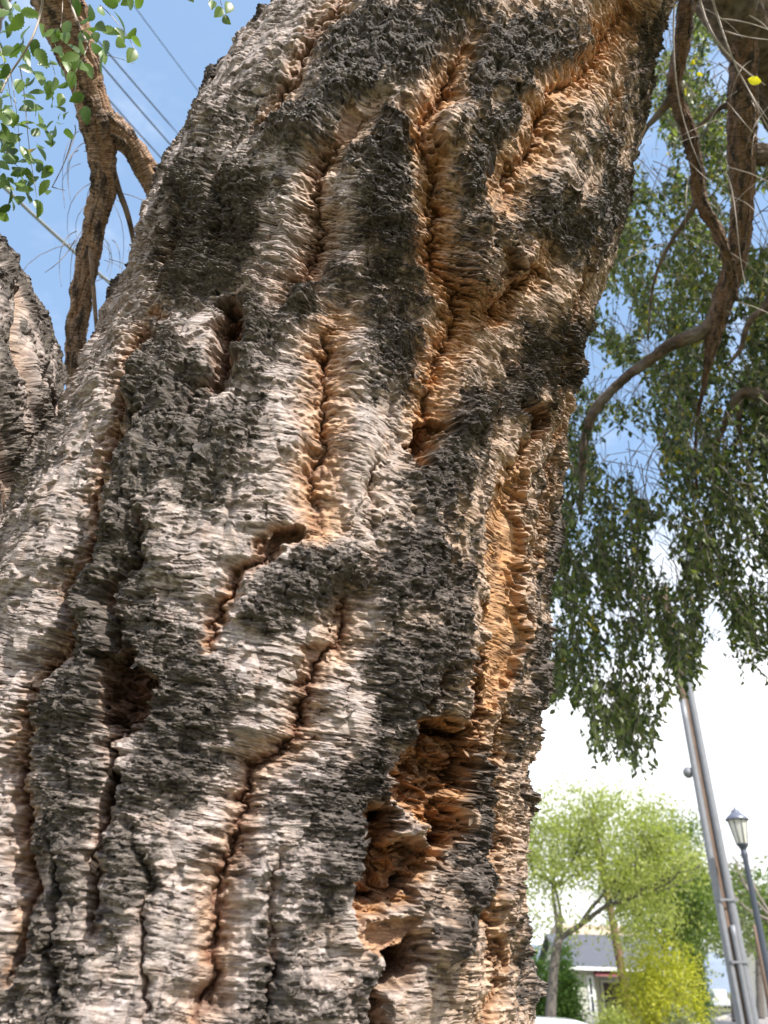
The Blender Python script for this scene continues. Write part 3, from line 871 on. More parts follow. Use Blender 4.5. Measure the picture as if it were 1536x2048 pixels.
def foliage(name, pos, axis, length, width, tint, mat, parent, **k):
    n = len(pos)
    nr = unit(RNG.normal(0, 1, (n, 3)) + np.array([0, 0, .6]))
    V, F, tt = leaves_np(pos, axis, nr, length, width, tint, **k)
    return mesh_np(name, V, F, mat, parent, True, {'tint': ('FLOAT', tt)})


def limb_material(nm, lo, hi):
    t = NT(nm)
    co = t.n('TexCoord').outputs['Object']
    a = t.noise(co, 24.0, 7.0, .65); b = t.noise(co, 7.0, 3.0)
    c = t.mix(t.rng(a, .30, .70), lo, hi)
    c = t.mix(t.rng(b, .5, .72), c, (.20, .17, .145))
    bp = t.n('Bump', Strength=.9, Distance=.012); t.put(bp.inputs['Height'], a)
    return t.set(Base_Color=c, Roughness=.9, Normal=bp.outputs[0])


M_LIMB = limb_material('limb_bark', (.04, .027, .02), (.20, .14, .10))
M_LIMB2 = limb_material('sunlit_limb_bark', (.075, .05, .036), (.36, .26, .19))  # paler copy of the limb bark, sunlight put into its colour
M_TWIG = plain('twig_bark', (.20, .165, .14), .8, .3, 40.0)
M_PALE = plain('pale_twig_bark', (.42, .36, .31), .75, .2, 40.0)


def off_axis(x, y):
    return 1 / math.sqrt(1 + ((x - 768) ** 2 + (y - 1024) ** 2) / FPX ** 2)


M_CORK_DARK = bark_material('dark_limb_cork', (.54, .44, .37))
M_CORK_LIT = bark_material('sunlit_limb_cork', (1.05, .92, .81))  # same cork in a lighter tan, sunlight put into the tint


def cork_limb(parent, spec, seed, mat, amp=.6, warm=.3):
    """a thick limb with its own displaced corky bark; spec as for limb()"""
    P = [at(x, y, d) for x, y, w, d in spec]
    R = [w * .47 * d / FPX * off_axis(x, y) for x, y, w, d in spec]
    # densify so the centre line keeps its bends
    k = np.linspace(0, len(P) - 1, len(P) * 6)
    P = np.stack([np.interp(k, np.arange(len(P)), np.array(P)[:, i]) for i in range(3)], 1); R = np.interp(k, np.arange(len(R)), R)
    n = 700
    return bark_tube('limb', P, R, lambda L: np.linspace(0, L[-1], n), np.linspace(0, 2 * math.pi, 190, endpoint=False), mat, parent, (0.13, -.95, -.3),
                     traced=False, amp=amp, seed=seed, warm_bias=warm, scale=.42, crust_bias=-.22)


def limb(parent, spec, seed=0, wob=.16, name='limb', mat=None):
    """spec: (px, py, width in pixels, metres away)"""
    P = [at(x, y, d) for x, y, w, d in spec]
    R = [w * .5 * d / FPX * off_axis(x, y) for x, y, w, d in spec]
    return MB().tube(P, R, sides=72 if max(R) > .03 else 14, wob=wob, seed=seed, sub=.006 if max(R) > .03 else .02).build(name, mat or M_LIMB, parent)


# ------------------------------------------------------------------ oak whose limbs droop behind the trunk on the right
tr_base = np.array([4.6, 4.2, 0.0])
oak2 = empty('drooping_oak', tr_base)
tag(oak2, 'oak tree with drooping brown limbs and curtains of small dark leaves right of the trunk', 'tree')
D1, D2 = 3.6, 4.1
top = at(1425, -70, 3.9)
MB().tube([tr_base, tr_base + [.05, 0, 1.5], tr_base + [-.1, -.1, 3.2], tr_base + [-.5, -.3, 4.6], tr_base + [-1.2, -.7, 5.6], (top + tr_base + [-1.2, -.7, 5.6]) / 2 + [0, 0, .25], top],
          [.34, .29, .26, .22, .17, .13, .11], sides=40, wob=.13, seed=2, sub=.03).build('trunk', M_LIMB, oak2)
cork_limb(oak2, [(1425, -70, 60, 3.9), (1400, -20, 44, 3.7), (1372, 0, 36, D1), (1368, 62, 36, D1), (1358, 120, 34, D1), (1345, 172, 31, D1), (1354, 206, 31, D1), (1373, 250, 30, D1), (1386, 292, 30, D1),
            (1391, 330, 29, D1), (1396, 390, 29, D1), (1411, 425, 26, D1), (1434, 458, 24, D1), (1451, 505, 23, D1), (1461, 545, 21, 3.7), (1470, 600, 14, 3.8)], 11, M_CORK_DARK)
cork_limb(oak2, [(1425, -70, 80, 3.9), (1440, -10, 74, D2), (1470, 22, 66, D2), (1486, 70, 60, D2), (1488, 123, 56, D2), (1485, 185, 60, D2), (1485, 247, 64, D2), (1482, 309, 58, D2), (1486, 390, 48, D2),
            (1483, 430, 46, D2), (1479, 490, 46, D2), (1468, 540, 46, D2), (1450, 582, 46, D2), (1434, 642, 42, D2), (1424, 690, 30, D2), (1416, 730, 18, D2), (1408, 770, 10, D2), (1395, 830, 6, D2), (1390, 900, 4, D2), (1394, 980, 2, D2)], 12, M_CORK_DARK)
limb(oak2, [(1440, 625, 34, D2), (1420, 655, 32, D2), (1391, 670, 27, D2), (1338, 690, 22, D2), (1300, 720, 20, D2), (1258, 749, 18, D2), (1222, 782, 17, D2), (1199, 806, 20, D2), (1180, 837, 18, D2),
            (1169, 882, 16, D2), (1166, 926, 15, D2), (1164, 968, 12, D2), (1160, 1030, 6, D2)], 3)
limb(oak2, [(1640, 250, 60, 4.3), (1570, 300, 44, 4.3), (1530, 312, 38, 4.2), (1497, 304, 34, D2)], 4)
limb(oak2, [(1660, 850, 36, 4.6), (1536, 796, 24, 4.6), (1489, 781, 20, 4.6), (1466, 802, 16, 4.6), (1448, 852, 12, 4.6), (1432, 890, 9, 4.6), (1420, 960, 5, 4.6)], 5)
limb(oak2, [(1480, 790, 10, 4.6), (1479, 852, 8, 4.6), (1486, 920, 4, 4.6)], 6)
limb(oak2, [(1560, 560, 22, 4.4), (1530, 620, 16, 4.4), (1504, 634, 13, 4.4), (1490, 662, 11, 4.4), (1482, 700, 9, 4.4), (1455, 730, 5, 4.4)], 7)
limb(oak2, [(1350, 190, 20, D1), (1330, 212, 16, D1), (1312, 236, 13, D1), (1294, 252, 9, D1), (1270, 300, 6, D1)], 8)
limb(oak2, [(1392, 405, 14, D1), (1372, 440, 9, D1), (1351, 470, 8, D1), (1330, 505, 7, D1), (1314, 540, 6, D1), (1302, 590, 5, D1), (1296, 680, 3, D1)], 9)
limb(oak2, [(1480, 40, 40, D2), (1520, 20, 44, 4.2), (1600, -10, 50, 4.3)], 10)
limb(oak2, [(1490, 200, 14, D2), (1440, 215, 9, D2), (1400, 250, 7, D2), (1380, 270, 4, D2)], 11)

# bare pale twigs arching across the limbs
tw = MB()
rr_ = random.Random(5)


def curve_px(p, ctrl, d, r0, r1, n=9):
    pts = [np.array(c, float) for c in ctrl]
    out = []
    for i in range(n):
        u = i / (n - 1)
        q = [c for c in pts]
        while len(q) > 1:
            q = [q[k] * (1 - u) + q[k + 1] * u for k in range(len(q) - 1)]
        out.append(q[0])
    p.tube([at(x, y, d + .05 * math.sin(i * 1.3)) for i, (x, y) in enumerate(out)], np.linspace(r0, r1, n) * .5 * d / FPX, sides=5)


for ctrl, d, a, b in [([(1350, -20), (1340, 120), (1350, 220), (1400, 330)], 3.3, 3.4, 1.2), ([(1396, -20), (1410, 60), (1440, 110), (1530, 170)], 3.2, 4.0, 2.0),
                      ([(1425, 0), (1455, 90), (1460, 130), (1536, 240)], 3.2, 3.6, 1.5), ([(1440, 38), (1500, 40), (1560, 70)], 3.2, 2.2, 1), ([(1450, 62), (1500, 80), (1560, 80)], 3.2, 2.2, 1),
                      ([(1470, 130), (1510, 200), (1536, 260), (1560, 300)], 3.2, 2.4, 1), ([(1455, 205), (1500, 260), (1520, 280)], 3.3, 1.8, .8), ([(1360, 285), (1380, 275), (1400, 272)], 3.3, 1.6, .8),
                      ([(1455, 350), (1480, 420), (1470, 520), (1500, 600)], 3.3, 2.4, .8), ([(1380, 325), (1430, 380), (1480, 400)], 3.3, 1.4, .6)]:
    tw = MB(); curve_px(tw, ctrl, d, a, b); tw.build('bare_twig', M_PALE, oak2)
for i in range(55):
    x = rr_.uniform(1290, 1560); y = rr_.uniform(-40, 620); a = rr_.uniform(-1, 1)
    l = rr_.uniform(60, 240)
    tw = MB(); curve_px(tw, [(x, y), (x + a * l * .7, y + l * .15), (x + a * l, y + l * rr_.uniform(.3, .9))], rr_.uniform(3.3, 5), rr_.uniform(.9, 2.2), .4, 7); tw.build('bare_twig', M_PALE, oak2)

# hanging sprays of leaves
POLY = [(1120, 560), (1200, 430), (1270, 210), (1300, 60), (1380, -60), (1900, -100), (1900, 1340), (1610, 1400), (1535, 1375), (1500, 1400), (1470, 1330), (1440, 1260), (1412, 1290), (1400, 1380), (1340, 1415),
        (1312, 1400), (1315, 1530), (1290, 1570), (1240, 1530), (1190, 1540), (1175, 1420), (1130, 1430), (1085, 1440), (1040, 1200), (1060, 900)]
GAPS = [(1232, 905, 46, 62), (1290, 930, 40, 90), (1318, 1090, 26, 70), (1345, 1140, 22, 40), (1240, 775, 70, 34), (1300, 690, 40, 26), (1425, 1235, 40, 26), (1180, 730, 34, 60), (1250, 640, 30, 40), (1310, 330, 34, 70),
        (1240, 1225, 40, 14), (1330, 40, 30, 80), (1300, 300, 30, 60), (1440, 140, 26, 60), (1520, 440, 40, 80), (1530, 180, 30, 60), (1215, 1395, 26, 10), (1480, 660, 30, 40), (1390, 880, 20, 30)]


def in_poly(x, y, poly):
    c = False
    for i in range(len(poly)):
        (x0, y0), (x1, y1) = poly[i], poly[(i + 1) % len(poly)]
        if (y0 > y) != (y1 > y) and x < (x1 - x0) * (y - y0) / (y1 - y0) + x0: c = not c
    return c


lp, la, ll, lt = [], [], [], []
spr = MB()
count = 0
tries = 0
while count < 6800 and tries < 300000:
    tries += 1
    x = rr_.uniform(1040, 1900); y = rr_.uniform(-100, 1560)
    d = rr_.uniform(3.9, 6.2) if y > 900 else rr_.uniform(4.4, 7.5)
    if not in_poly(x, y, POLY): continue
    dens = .56 if y > 930 else (.85 if y > 560 else .62)
    if x > 1560: dens *= .6
    n0 = fbm(np.float32(x / 75), np.float32(y / 110), 77, 3)
    dens *= float(np.clip(.62 + 1.6 * n0, .05, 1.2))
    g0 = min(((x - gx) / gw) ** 2 + ((y - gy) / gh) ** 2 for gx, gy, gw, gh in GAPS)
    if g0 < 1: dens *= .10
    if rr_.random() > dens: continue
    # a drooping twig, its tip at the sampled point
    tip = at(x, y, d); Lw = rr_.uniform(.16, .38)
    sd = np.array([rr_.gauss(0, .35), rr_.gauss(0, .35), 0])
    m = 6
    pts = [tip + np.array([0, 0, 1]) * Lw * (1 - u) + sd * Lw * (1 - u) ** 2 for u in np.linspace(0, 1, m)]
    spr.tube(pts, np.linspace(.0032, .001, m), sides=3, cap=False)
    nl = int(Lw / .021)
    for k in range(nl):
        u = (k + rr_.random()) / nl * (m - 1.001); i = int(u); p = pts[i] * (1 - u + i) + pts[i + 1] * (u - i)
        qx, qy = to_px(p)
        if min(((qx - gx) / gw) ** 2 + ((qy - gy) / gh) ** 2 for gx, gy, gw, gh in GAPS) < .55: continue
        lp.append(p); la.append((rr_.gauss(0, .7), rr_.gauss(0, .7), -rr_.uniform(.4, 1.5))); ll.append(rr_.uniform(.020, .054))
        old = rr_.random() < (.06 if y < 1100 and x > 1200 else .012)
        lt.append(.98 if old else rr_.uniform(0, .9) ** (.7 if y < 700 else 1.3))
    count += 1
ll = np.array(ll)
spr.build('leafy_twigs', M_TWIG, oak2)
M_OAKLEAF = leaf_material('oak_leaf', (.045, .064, .030), (.215, .25, .095), trans=.45)
foliage('foliage', np.array(lp), np.array(la), ll, ll * RNG.uniform(.42, .6, len(ll)), np.array(lt), M_OAKLEAF, oak2, rows=4)

# ------------------------------------------------------------------ forked limb and large leaves at the upper left
oak3 = empty('forked_oak', (-3.2, 3.0, 0))
tag(oak3, 'smaller oak with a forked brown limb and bright serrated leaves at upper left', 'tree')
b3 = np.array([-3.2, 3.0, 0.0]); t3 = at(90, -110, 2.55)
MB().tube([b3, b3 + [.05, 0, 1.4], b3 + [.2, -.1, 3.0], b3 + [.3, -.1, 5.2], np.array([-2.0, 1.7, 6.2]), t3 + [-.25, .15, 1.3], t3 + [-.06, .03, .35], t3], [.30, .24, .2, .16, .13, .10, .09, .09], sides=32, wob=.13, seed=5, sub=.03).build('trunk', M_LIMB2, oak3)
d3 = 2.55
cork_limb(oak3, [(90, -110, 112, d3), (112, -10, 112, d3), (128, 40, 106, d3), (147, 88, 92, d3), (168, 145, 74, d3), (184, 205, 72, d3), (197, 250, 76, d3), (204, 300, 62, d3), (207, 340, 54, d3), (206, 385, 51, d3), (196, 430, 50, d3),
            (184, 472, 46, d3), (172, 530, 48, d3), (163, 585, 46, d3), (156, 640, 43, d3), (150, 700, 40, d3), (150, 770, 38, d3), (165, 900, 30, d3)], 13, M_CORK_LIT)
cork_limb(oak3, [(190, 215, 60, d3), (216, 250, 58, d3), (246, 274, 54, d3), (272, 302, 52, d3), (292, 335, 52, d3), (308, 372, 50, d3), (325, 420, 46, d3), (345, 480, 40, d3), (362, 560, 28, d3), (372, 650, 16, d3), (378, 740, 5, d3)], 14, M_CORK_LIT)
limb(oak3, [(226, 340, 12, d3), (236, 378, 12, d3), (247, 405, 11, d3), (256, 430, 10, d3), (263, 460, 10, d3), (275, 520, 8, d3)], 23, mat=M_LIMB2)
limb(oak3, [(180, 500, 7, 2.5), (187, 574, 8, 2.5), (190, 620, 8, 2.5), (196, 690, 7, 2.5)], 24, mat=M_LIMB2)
tw3 = MB()
dt = 1.95
for ctrl, a, b in [([(88, -20), (82, 50), (60, 110), (20, 130), (2, 185)], 3.6, 3.0), ([(40, 135), (55, 200), (50, 260), (62, 330), (74, 395)], 1.8, 1.0), ([(178, 80), (172, 110), (150, 145)], 2.2, 1.2), ([(135, -10), (150, 30), (160, 60), (175, 85)], 4.2, 3.0),
                   ([(125, -10), (126, 30), (121, 55)], 1.6, 1.0), ([(200, 10), (235, 40), (262, 80), (270, 100)], 1.6, .9), ([(210, 110), (250, 118), (268, 128)], 1.3, .7), ([(-10, 60), (10, 120), (20, 180), (30, 260)], 1.5, .8),
                   ([(20, 140), (35, 220), (40, 300)], 1.4, .7), ([(0, 280), (20, 330), (70, 360)], 1.6, .8), ([(100, 120), (108, 135), (112, 160)], 1.4, .8)]:
    curve_px(tw3, ctrl, dt, a, b)
tw3.build('leafy_twigs', M_PALE, oak3)
tw4 = MB(); curve_px(tw4, [(430, -30), (440, 0), (452, 36)], dt, 1.5, .8); tw4.build('leafy_twig', M_PALE, oak3)
for i in range(30):
    x = rr_.uniform(150, 250); y = rr_.uniform(250, 560); l = rr_.uniform(60, 190); a = rr_.choice((-1, -1, 1)) * rr_.uniform(.1, .75)
    tb3 = MB(); curve_px(tb3, [(x, y), (x + a * l * .9, y + l * .1), (x + a * l * 1.1, y + l * .5), (x + a * l * .8, y + l)], rr_.uniform(2.75, 3.1), rr_.uniform(1.0, 1.7), .6, 9); tb3.build('bare_twig', M_TWIG, oak3)
for ctrl in ([(150, 250), (160, 270), (105, 372)], [(145, 275), (130, 330), (104, 375)], [(104, 374), (118, 378), (130, 381)], [(150, 480), (130, 520), (90, 545)]):
    tb3 = MB(); curve_px(tb3, ctrl, 2.4, 1.9, 1.1, 6); tb3.build('bare_twig', M_TWIG, oak3)
LC = [(150, 75), (100, 145), (275, 120), (222, 290), (60, 470), (315, 430), (405, 575), (250, 590), (40, 610), (370, 715), (280, 750), (330, 835), (500, 780), (690, 800), (700, 890), (780, 1040), (470, 930), (545, 980), (600, 1050), (110, 890),
      (30, 1030), (240, 985), (370, 1080), (190, 1140), (320, 1210), (450, 1240), (500, 1200), (635, 1220), (90, 1250), (290, 1370), (380, 1380), (60, 1330), (150, 1540), (360, 1530), (430, 1560), (270, 1600), (190, 1680), (430, 1740),
      (180, 1810), (350, 1870), (40, 1900), (40, 1650), (80, 1450), (830, 120), (920, 110), (910, 240), (1000, 280), (1100, 190), (1095, 310), (1090, 390), (1200, 310), (1250, 380), (1200, 500), (970, 440), (940, 510), (1010, 30), (1180, 40),
      (1270, 10), (590, 330), (520, 310), (460, 300), (680, 440), (640, 520), (740, 430), (820, 650), (760, 600), (870, 440), (920, 590), (650, 720), (560, 640), (20, 120), (30, 300), (10, 780), (20, 1200), (60, 1100), (120, 1380), (20, 1500), (100, 1780),
      (110, 60), (700, 60), (790, 180), (830, 260), (760, 330), (540, 460), (610, 590), (870, 330), (-40, 400), (-60, 900), (-80, 1300), (-60, 1700), (-100, 600), (-120, 1100)]
lp, la, ll, lt, ln_ = [], [], [], [], []
LC += [(x + rr_.uniform(-90, 90), y + rr_.uniform(-90, 90)) for x, y in LC if x < 620 and y > 200 or x < 200] + [(rr_.uniform(-40, 330), rr_.uniform(380, 1750)) for _ in range(34)]
for cx, cy in LC:
    p = at(cx / 4.55, cy / 4.55, dt + rr_.uniform(-.12, .15)); L = rr_.uniform(.031, .044)
    ax = unit(np.array([rr_.gauss(.25, .7), rr_.gauss(0, .35), -abs(rr_.gauss(.8, .4))]))
    lp.append(p - ax * L * .5); la.append(ax); ll.append(L)
    lt.append(.98 if (cx, cy) == (290, 1370) else rr_.uniform(.1, .9))
    # blades lie near flat to the light, so from below most show their face
    ln_.append(unit(unit(CAM - p) * rr_.uniform(.3, 1.0) + np.array([rr_.gauss(0, .5), rr_.gauss(0, .5), .5])))
for cx, cy, L in ((438, 24, .034), (458, 14, .036), (452, 40, .03), (425, 8, .03), (380, -6, .03), (255, 2, .034), (232, -2, .03)):
    p = at(cx, cy, dt); ax = unit(np.array([rr_.gauss(0, .6), 0, -.8])); lp.append(p - ax * L * .5); la.append(ax); ll.append(L); lt.append(.6); ln_.append(unit(CAM - p))
M_BIGLEAF = leaf_material('serrated_leaf', (.06, .105, .03), (.17, .25, .065), trans=.42, rough=.35)
V_, F_, t_ = leaves_np(np.array(lp), np.array(la), np.array(ln_), np.array(ll), np.array(ll) * RNG.uniform(.5, .62, len(ll)), np.array(lt), rows=14, serr=.10, fold=.12, bend=.18)
mesh_np('foliage', V_, F_, M_BIGLEAF, oak3, True, {'tint': ('FLOAT', t_)})
# one yellow leaf caught in the twigs at the upper right
V_, F_, t_ = leaves_np(np.array([at(1496, 158, 3.15), at(1383, 120, 3.4), at(1394, 146, 3.4)]), np.array([[.9, .1, -.2], [.2, 0, -1], [.6, 0, -.6]]), np.array([unit(-rays(1510, 160))] * 3), np.array([.05, .026, .024]), np.array([.026, .014, .013]),
                       np.array([.99, .99, .99]), rows=6, serr=.05)
yl = mesh_np('yellow_leaves', V_, F_, leaf_material('yellow_leaf', (.5, .42, .03), (.6, .5, .04), (.68, .56, .05), trans=.4), oak2, True, {'tint': ('FLOAT', t_)})

# ------------------------------------------------------------------ wires at the upper left
M_WIRE = plain('black_cable', (.03, .035, .045), .6)
M_CABLE = plain('grey_cable', (.25, .26, .26), .6)


def wire(p0, p1, d0, d1, wpx, label, mat, name='power_line', grp='black wires crossing the sky'):
    (x0, y0), (x1, y1) = p0, p1
    e = lambda k: (x0 + (x1 - x0) * k, y0 + (y1 - y0) * k, d0 + (d1 - d0) * k)
    pts = []
    for k in np.linspace(-1.2, 2.0, 14):
        x, y, d = e(k); pts.append(at(x, y, d))
    pts = np.array(pts); pts[:, 2] -= .10 * np.sin(np.linspace(0, np.pi, 14))
    o = MB().tube(pts, wpx * .4 * d0 / FPX, sides=8).build(name, mat)
    tag(o, label, 'wire', grp)


wire((266, 0), (420, 207), 15, 17, 1.9, 'thinnest black wire crossing the open blue sky nearest the trunk top', M_WIRE)
wire((196, 72), (378, 286), 14, 16, 3.4, 'upper of three thick black wires running close together behind the forked limb', M_WIRE)
wire((208, 126), (360, 304), 14, 16, 3.6, 'middle of three thick black wires running close together behind the forked limb', M_WIRE)
wire((218, 190), (340, 328), 14, 16, 3.2, 'lowest of three thick black wires running close together behind the forked limb', M_WIRE)
wire((62, 412), (220, 556), 11, 12, 8.0, 'thick pale grey cable slanting low across the sky behind the limb', M_CABLE, 'telephone_cable', None)


# ------------------------------------------------------------------ street behind, lower right
M_POLE = plain('weathered_pole_wood', (.17, .115, .085), .9, .4, 5.0)
M_STEEL = plain('galvanised_conduit', (.20, .207, .225), .5, .2, 8.0, .2)
M_DARK = plain('dark_painted_metal', (.05, .06, .08), .5, .15)


def up_line(px0, py0, px1, py1, Y):
    """upright axis that passes the two pixels, Y metres ahead: base on the ground and point at the top"""
    a = pt(px0, py0, Y); b = pt(px1, py1, Y)
    u = (b - a) / (b[2] - a[2])
    return a - u * a[2], b


# utility pole with conduits strapped to it
Yp = 19.0
base, topp = up_line(1480, 2000, 1388, 1500, Yp)
lean = (topp - base) / topp[2]
pole = empty('utility_pole', base)
tag(pole, 'tall brown wooden utility pole with two grey conduits strapped along it', 'utility pole')
Hp = 11.5
MB().tube([base + lean * z for z in np.linspace(-.0, Hp, 24)], np.linspace(.15, .115, 24), sides=20, wob=.04, sub=.15).build('wooden_pole', M_POLE, pole)
for dx, r, h in ((-.15, .088, 8.2), (.155, .10, Hp - 1.2), (.05, .06, 3.1)):
    o_ = np.array([dx, -.16 if abs(dx) > .1 else -.22, 0])
    sh = np.linspace(0, h, 16)
    MB().tube([base + lean * z + o_ * (1 - .25 * z / Hp) for z in sh], [r * (1 - .15 * z / Hp) for z in sh], sides=16).build('conduit', M_STEEL, pole)
for z in (1.2, 2.4, 3.6):
    c = base + lean * z
    MB().box(c + [-.25, -.275, -.02], c + [.27, -.262, .02]).build('strap', M_STEEL, pole, False)
c = pt(1376, 1545, Yp); e = pt(1398, 1541, Yp)
MB().tube([e, c + [.12, 0, .02], c], [.022, .022, .02], sides=8).build('bracket', M_DARK, pole)
mb = MB(); th_ = np.linspace(0, 1, 8)
mb.lathe([(.0, .13), (.05, .125), (.1, .08), (.13, .0), (.11, -.07), (.05, -.13), (.0, -.14)], c, 16)
mb.build('lamp_head', M_STEEL, pole)
mb = MB().box(base + lean * (Hp - .5) + [-.9, -.2, 0], base + lean * (Hp - .5) + [.9, -.12, .12]); mb.build('crossarm', M_POLE, pole, False)

# street lamp
Yl = 18.0
lb, lt_ = up_line(1534, 1930, 1487, 1700, Yl)
ll_ = (lt_ - lb) / lt_[2]
lamp = empty('street_lamp', lb)
tag(lamp, 'black post top street lamp with tapered frosted lantern at the right edge', 'street lamp')
zt = lt_[2]
mb = MB()
prof = [(.0, .17), (.06, .17), (.09, .15), (.5, .14), (.55, .10), (.65, .075), (zt * .5, .07), (zt - .2, .058), (zt - .1, .075), (zt, .06)]
mb.tube([lb + ll_ * z for z, r in prof], [r for z, r in prof], sides=20)
mb.build('post', M_DARK, lamp)
mb = MB(); mb.lathe([(.06, -.05), (.06, 0), (.09, .06), (.13, .11), (.125, .13)], lt_, 16); mb.build('collar', M_DARK, lamp)
gl = NT('frosted_lantern_glass'); gl.set(Base_Color=(.78, .76, .68), Roughness=.45, Transmission_Weight=.35); M_GLASS = gl.m
lan = MB(); lan.lathe([(.12, .12), (.21, .62)], lt_, 8); lan.build('lantern_glass', M_GLASS, lamp)
fr = MB()
for k in range(8):
    a = 2 * math.pi * k / 8; ca, sa = math.cos(a), math.sin(a)
    fr.tube([lt_ + [.123 * ca, .123 * sa, .12], lt_ + [.214 * ca, .214 * sa, .62]], .011, sides=6)
fr.build('lantern_frame', M_DARK, lamp)
cp = MB(); cp.lathe([(.0, .615), (.25, .615), (.255, .64), (.2, .70), (.12, .77), (.1, .78), (.095, .83), (.03, .86), (.015, .93), (.0, 1.02)], lt_, 16)
cp.build('lantern_cap', plain('lamp_cap_metal', (.16, .17, .22), .4, .1, 6, .3), lamp)

# slimmer brown pole among the trees
Yq = 30.0
qb, qt = up_line(1262, 2040, 1196, 1690, Yq)
lq = (qt - qb) / qt[2]
o = MB().tube([qb + lq * z for z in np.linspace(0, qt[2] + 1.0, 20)], np.linspace(.165, .10, 20), sides=16, wob=.05, sub=.3).build('wooden_post', plain('reddish_pole_wood', (.15, .085, .058), .9, .3, 4.0))
tag(o, 'slim reddish brown wooden pole leaning in front of the house roof', 'pole')


# ------------------------------------------------------------------ trees and shrubs of the street
def branchy(mb, p, d, length, r, depth, rnd, spread=.6, ends=None):
    """recursive branches; collects twig ends"""
    n = 5; pts = [p]; cur = p.copy(); dd = d.copy()
    for i in range(n):
        dd = unit(dd + np.array([rnd.gauss(0, .13), rnd.gauss(0, .13), .05])); cur = cur + dd * length / n; pts.append(cur)
    mb.tube(pts, np.linspace(r, r * .62, n + 1), sides=8 if r > .04 else 5, cap=False)
    if depth == 0:
        ends.append((cur, dd)); return
    for k in range(rnd.choice((2, 3, 3))):
        nd = unit(dd + spread * np.array([rnd.gauss(0, 1), rnd.gauss(0, 1), rnd.gauss(.1, .6)]))
        branchy(mb, cur, nd, length * rnd.uniform(.62, .82), r * .6, depth - 1, rnd, spread, ends)
    if depth < 3: ends.append((pts[3], dd))


def crown_leaves(centres, spread, per, size, rnd, dens_seed=0):
    c = np.repeat(np.array(centres), per, 0)
    p = c + RNG.normal(0, 1, c.shape) * np.asarray(spread)
    ax = unit(RNG.normal(0, 1, p.shape) + np.array([0, 0, -.5]))
    L = size * RNG.uniform(.6, 1.3, len(p))
    return p, ax, L, np.clip(RNG.normal(.45, .25, len(p)), 0, .9)


def street_tree(name, base, trunk_pts, trunk_r, starts, crown, mat, label, seed, per=55, size=.13, spread=.34, bark=None, keep=None):
    root = empty(name, base); tag(root, label, 'tree')
    rnd = random.Random(seed)
    bark = bark or plain('grey_tree_bark', (.115, .10, .088), .9, .3, 9.0)
    MB().tube(trunk_pts, trunk_r, sides=16, wob=.1, seed=seed, sub=.15).build('trunk', bark, root)
    ends = []
    for p, d, l, r, dep in starts:
        mb = MB(); branchy(mb, np.array(p, float), unit(np.array(d, float)), l, r, dep, rnd, .62, ends); mb.build('limb', bark, root)
    cs = [e[0] for e in ends] + crown
    if keep: cs = [c for c in cs if keep(c)]
    p, ax, L, tint = crown_leaves(cs, (spread, spread, spread * .8), per, size, rnd)
    foliage('crown', p, ax, L, L * RNG.uniform(.45, .65, len(L)), tint, mat, root, rows=2)
    return root


def blob_centres(n, c, r, rnd, shell=.55):
    out = []
    for i in range(n):
        v = unit(np.array([rnd.gauss(0, 1), rnd.gauss(0, 1), rnd.gauss(0, 1)])) * rnd.uniform(shell, 1.0) ** .7
        out.append(np.array(c) + v * np.array(r))
    return out


M_LIME = leaf_material('spring_leaf', (.23, .26, .085), (.44, .455, .16), trans=.5)
M_MID = leaf_material('mid_green_leaf', (.075, .125, .03), (.20, .26, .06), trans=.4)
M_GOLD = leaf_material('golden_shrub_leaf', (.27, .28, .03), (.55, .53, .06), trans=.4)
M_GREEN = leaf_material('bright_shrub_leaf', (.08, .15, .035), (.22, .34, .085), trans=.4)
M_DEEP = leaf_material('deep_hedge_leaf', (.03, .065, .018), (.09, .15, .035), trans=.3)
M_GREYG = leaf_material('grey_green_leaf', (.11, .13, .08), (.24, .26, .15), trans=.3)

Yt = 25.0
tb = pt(1100, 2040, Yt); tb_g = tb.copy(); tb_g[2] = 0
t1 = pt(1108, 1930, Yt); t2 = pt(1117, 1878, Yt)
rnd = random.Random(11)
cr_pts = []
for x0, x1, y0, y1, n in ((1030, 1150, 1630, 1880, 44), (1080, 1270, 1580, 1760, 66), (1180, 1350, 1590, 1850, 66), (1230, 1330, 1780, 1870, 20)):
    for i in range(n):
        cr_pts.append(pt(rnd.uniform(x0, x1), rnd.uniform(y0, y1), Yt + rnd.uniform(-2.2, 2.2)))
fork = t2
street_tree('ash_tree', tb_g, [tb_g, tb, t1, t2], [.18, .145, .13, .12],
            [(fork, pt(1112, 1810, Yt) - fork, 1.4, .08, 3), (fork, pt(1190, 1830, Yt - .3) - fork, 1.7, .09, 3), (pt(1160, 1850, Yt - .2), pt(1215, 1800, Yt) - pt(1160, 1850, Yt), 1.5, .065, 3), (t2, pt(1150, 1790, Yt + .4) - t2, 1.5, .065, 3)],
            cr_pts, M_LIME, 'loose lime green spring tree with a forked grey trunk left of the slim brown pole', 31, per=78, size=.105, spread=.30)

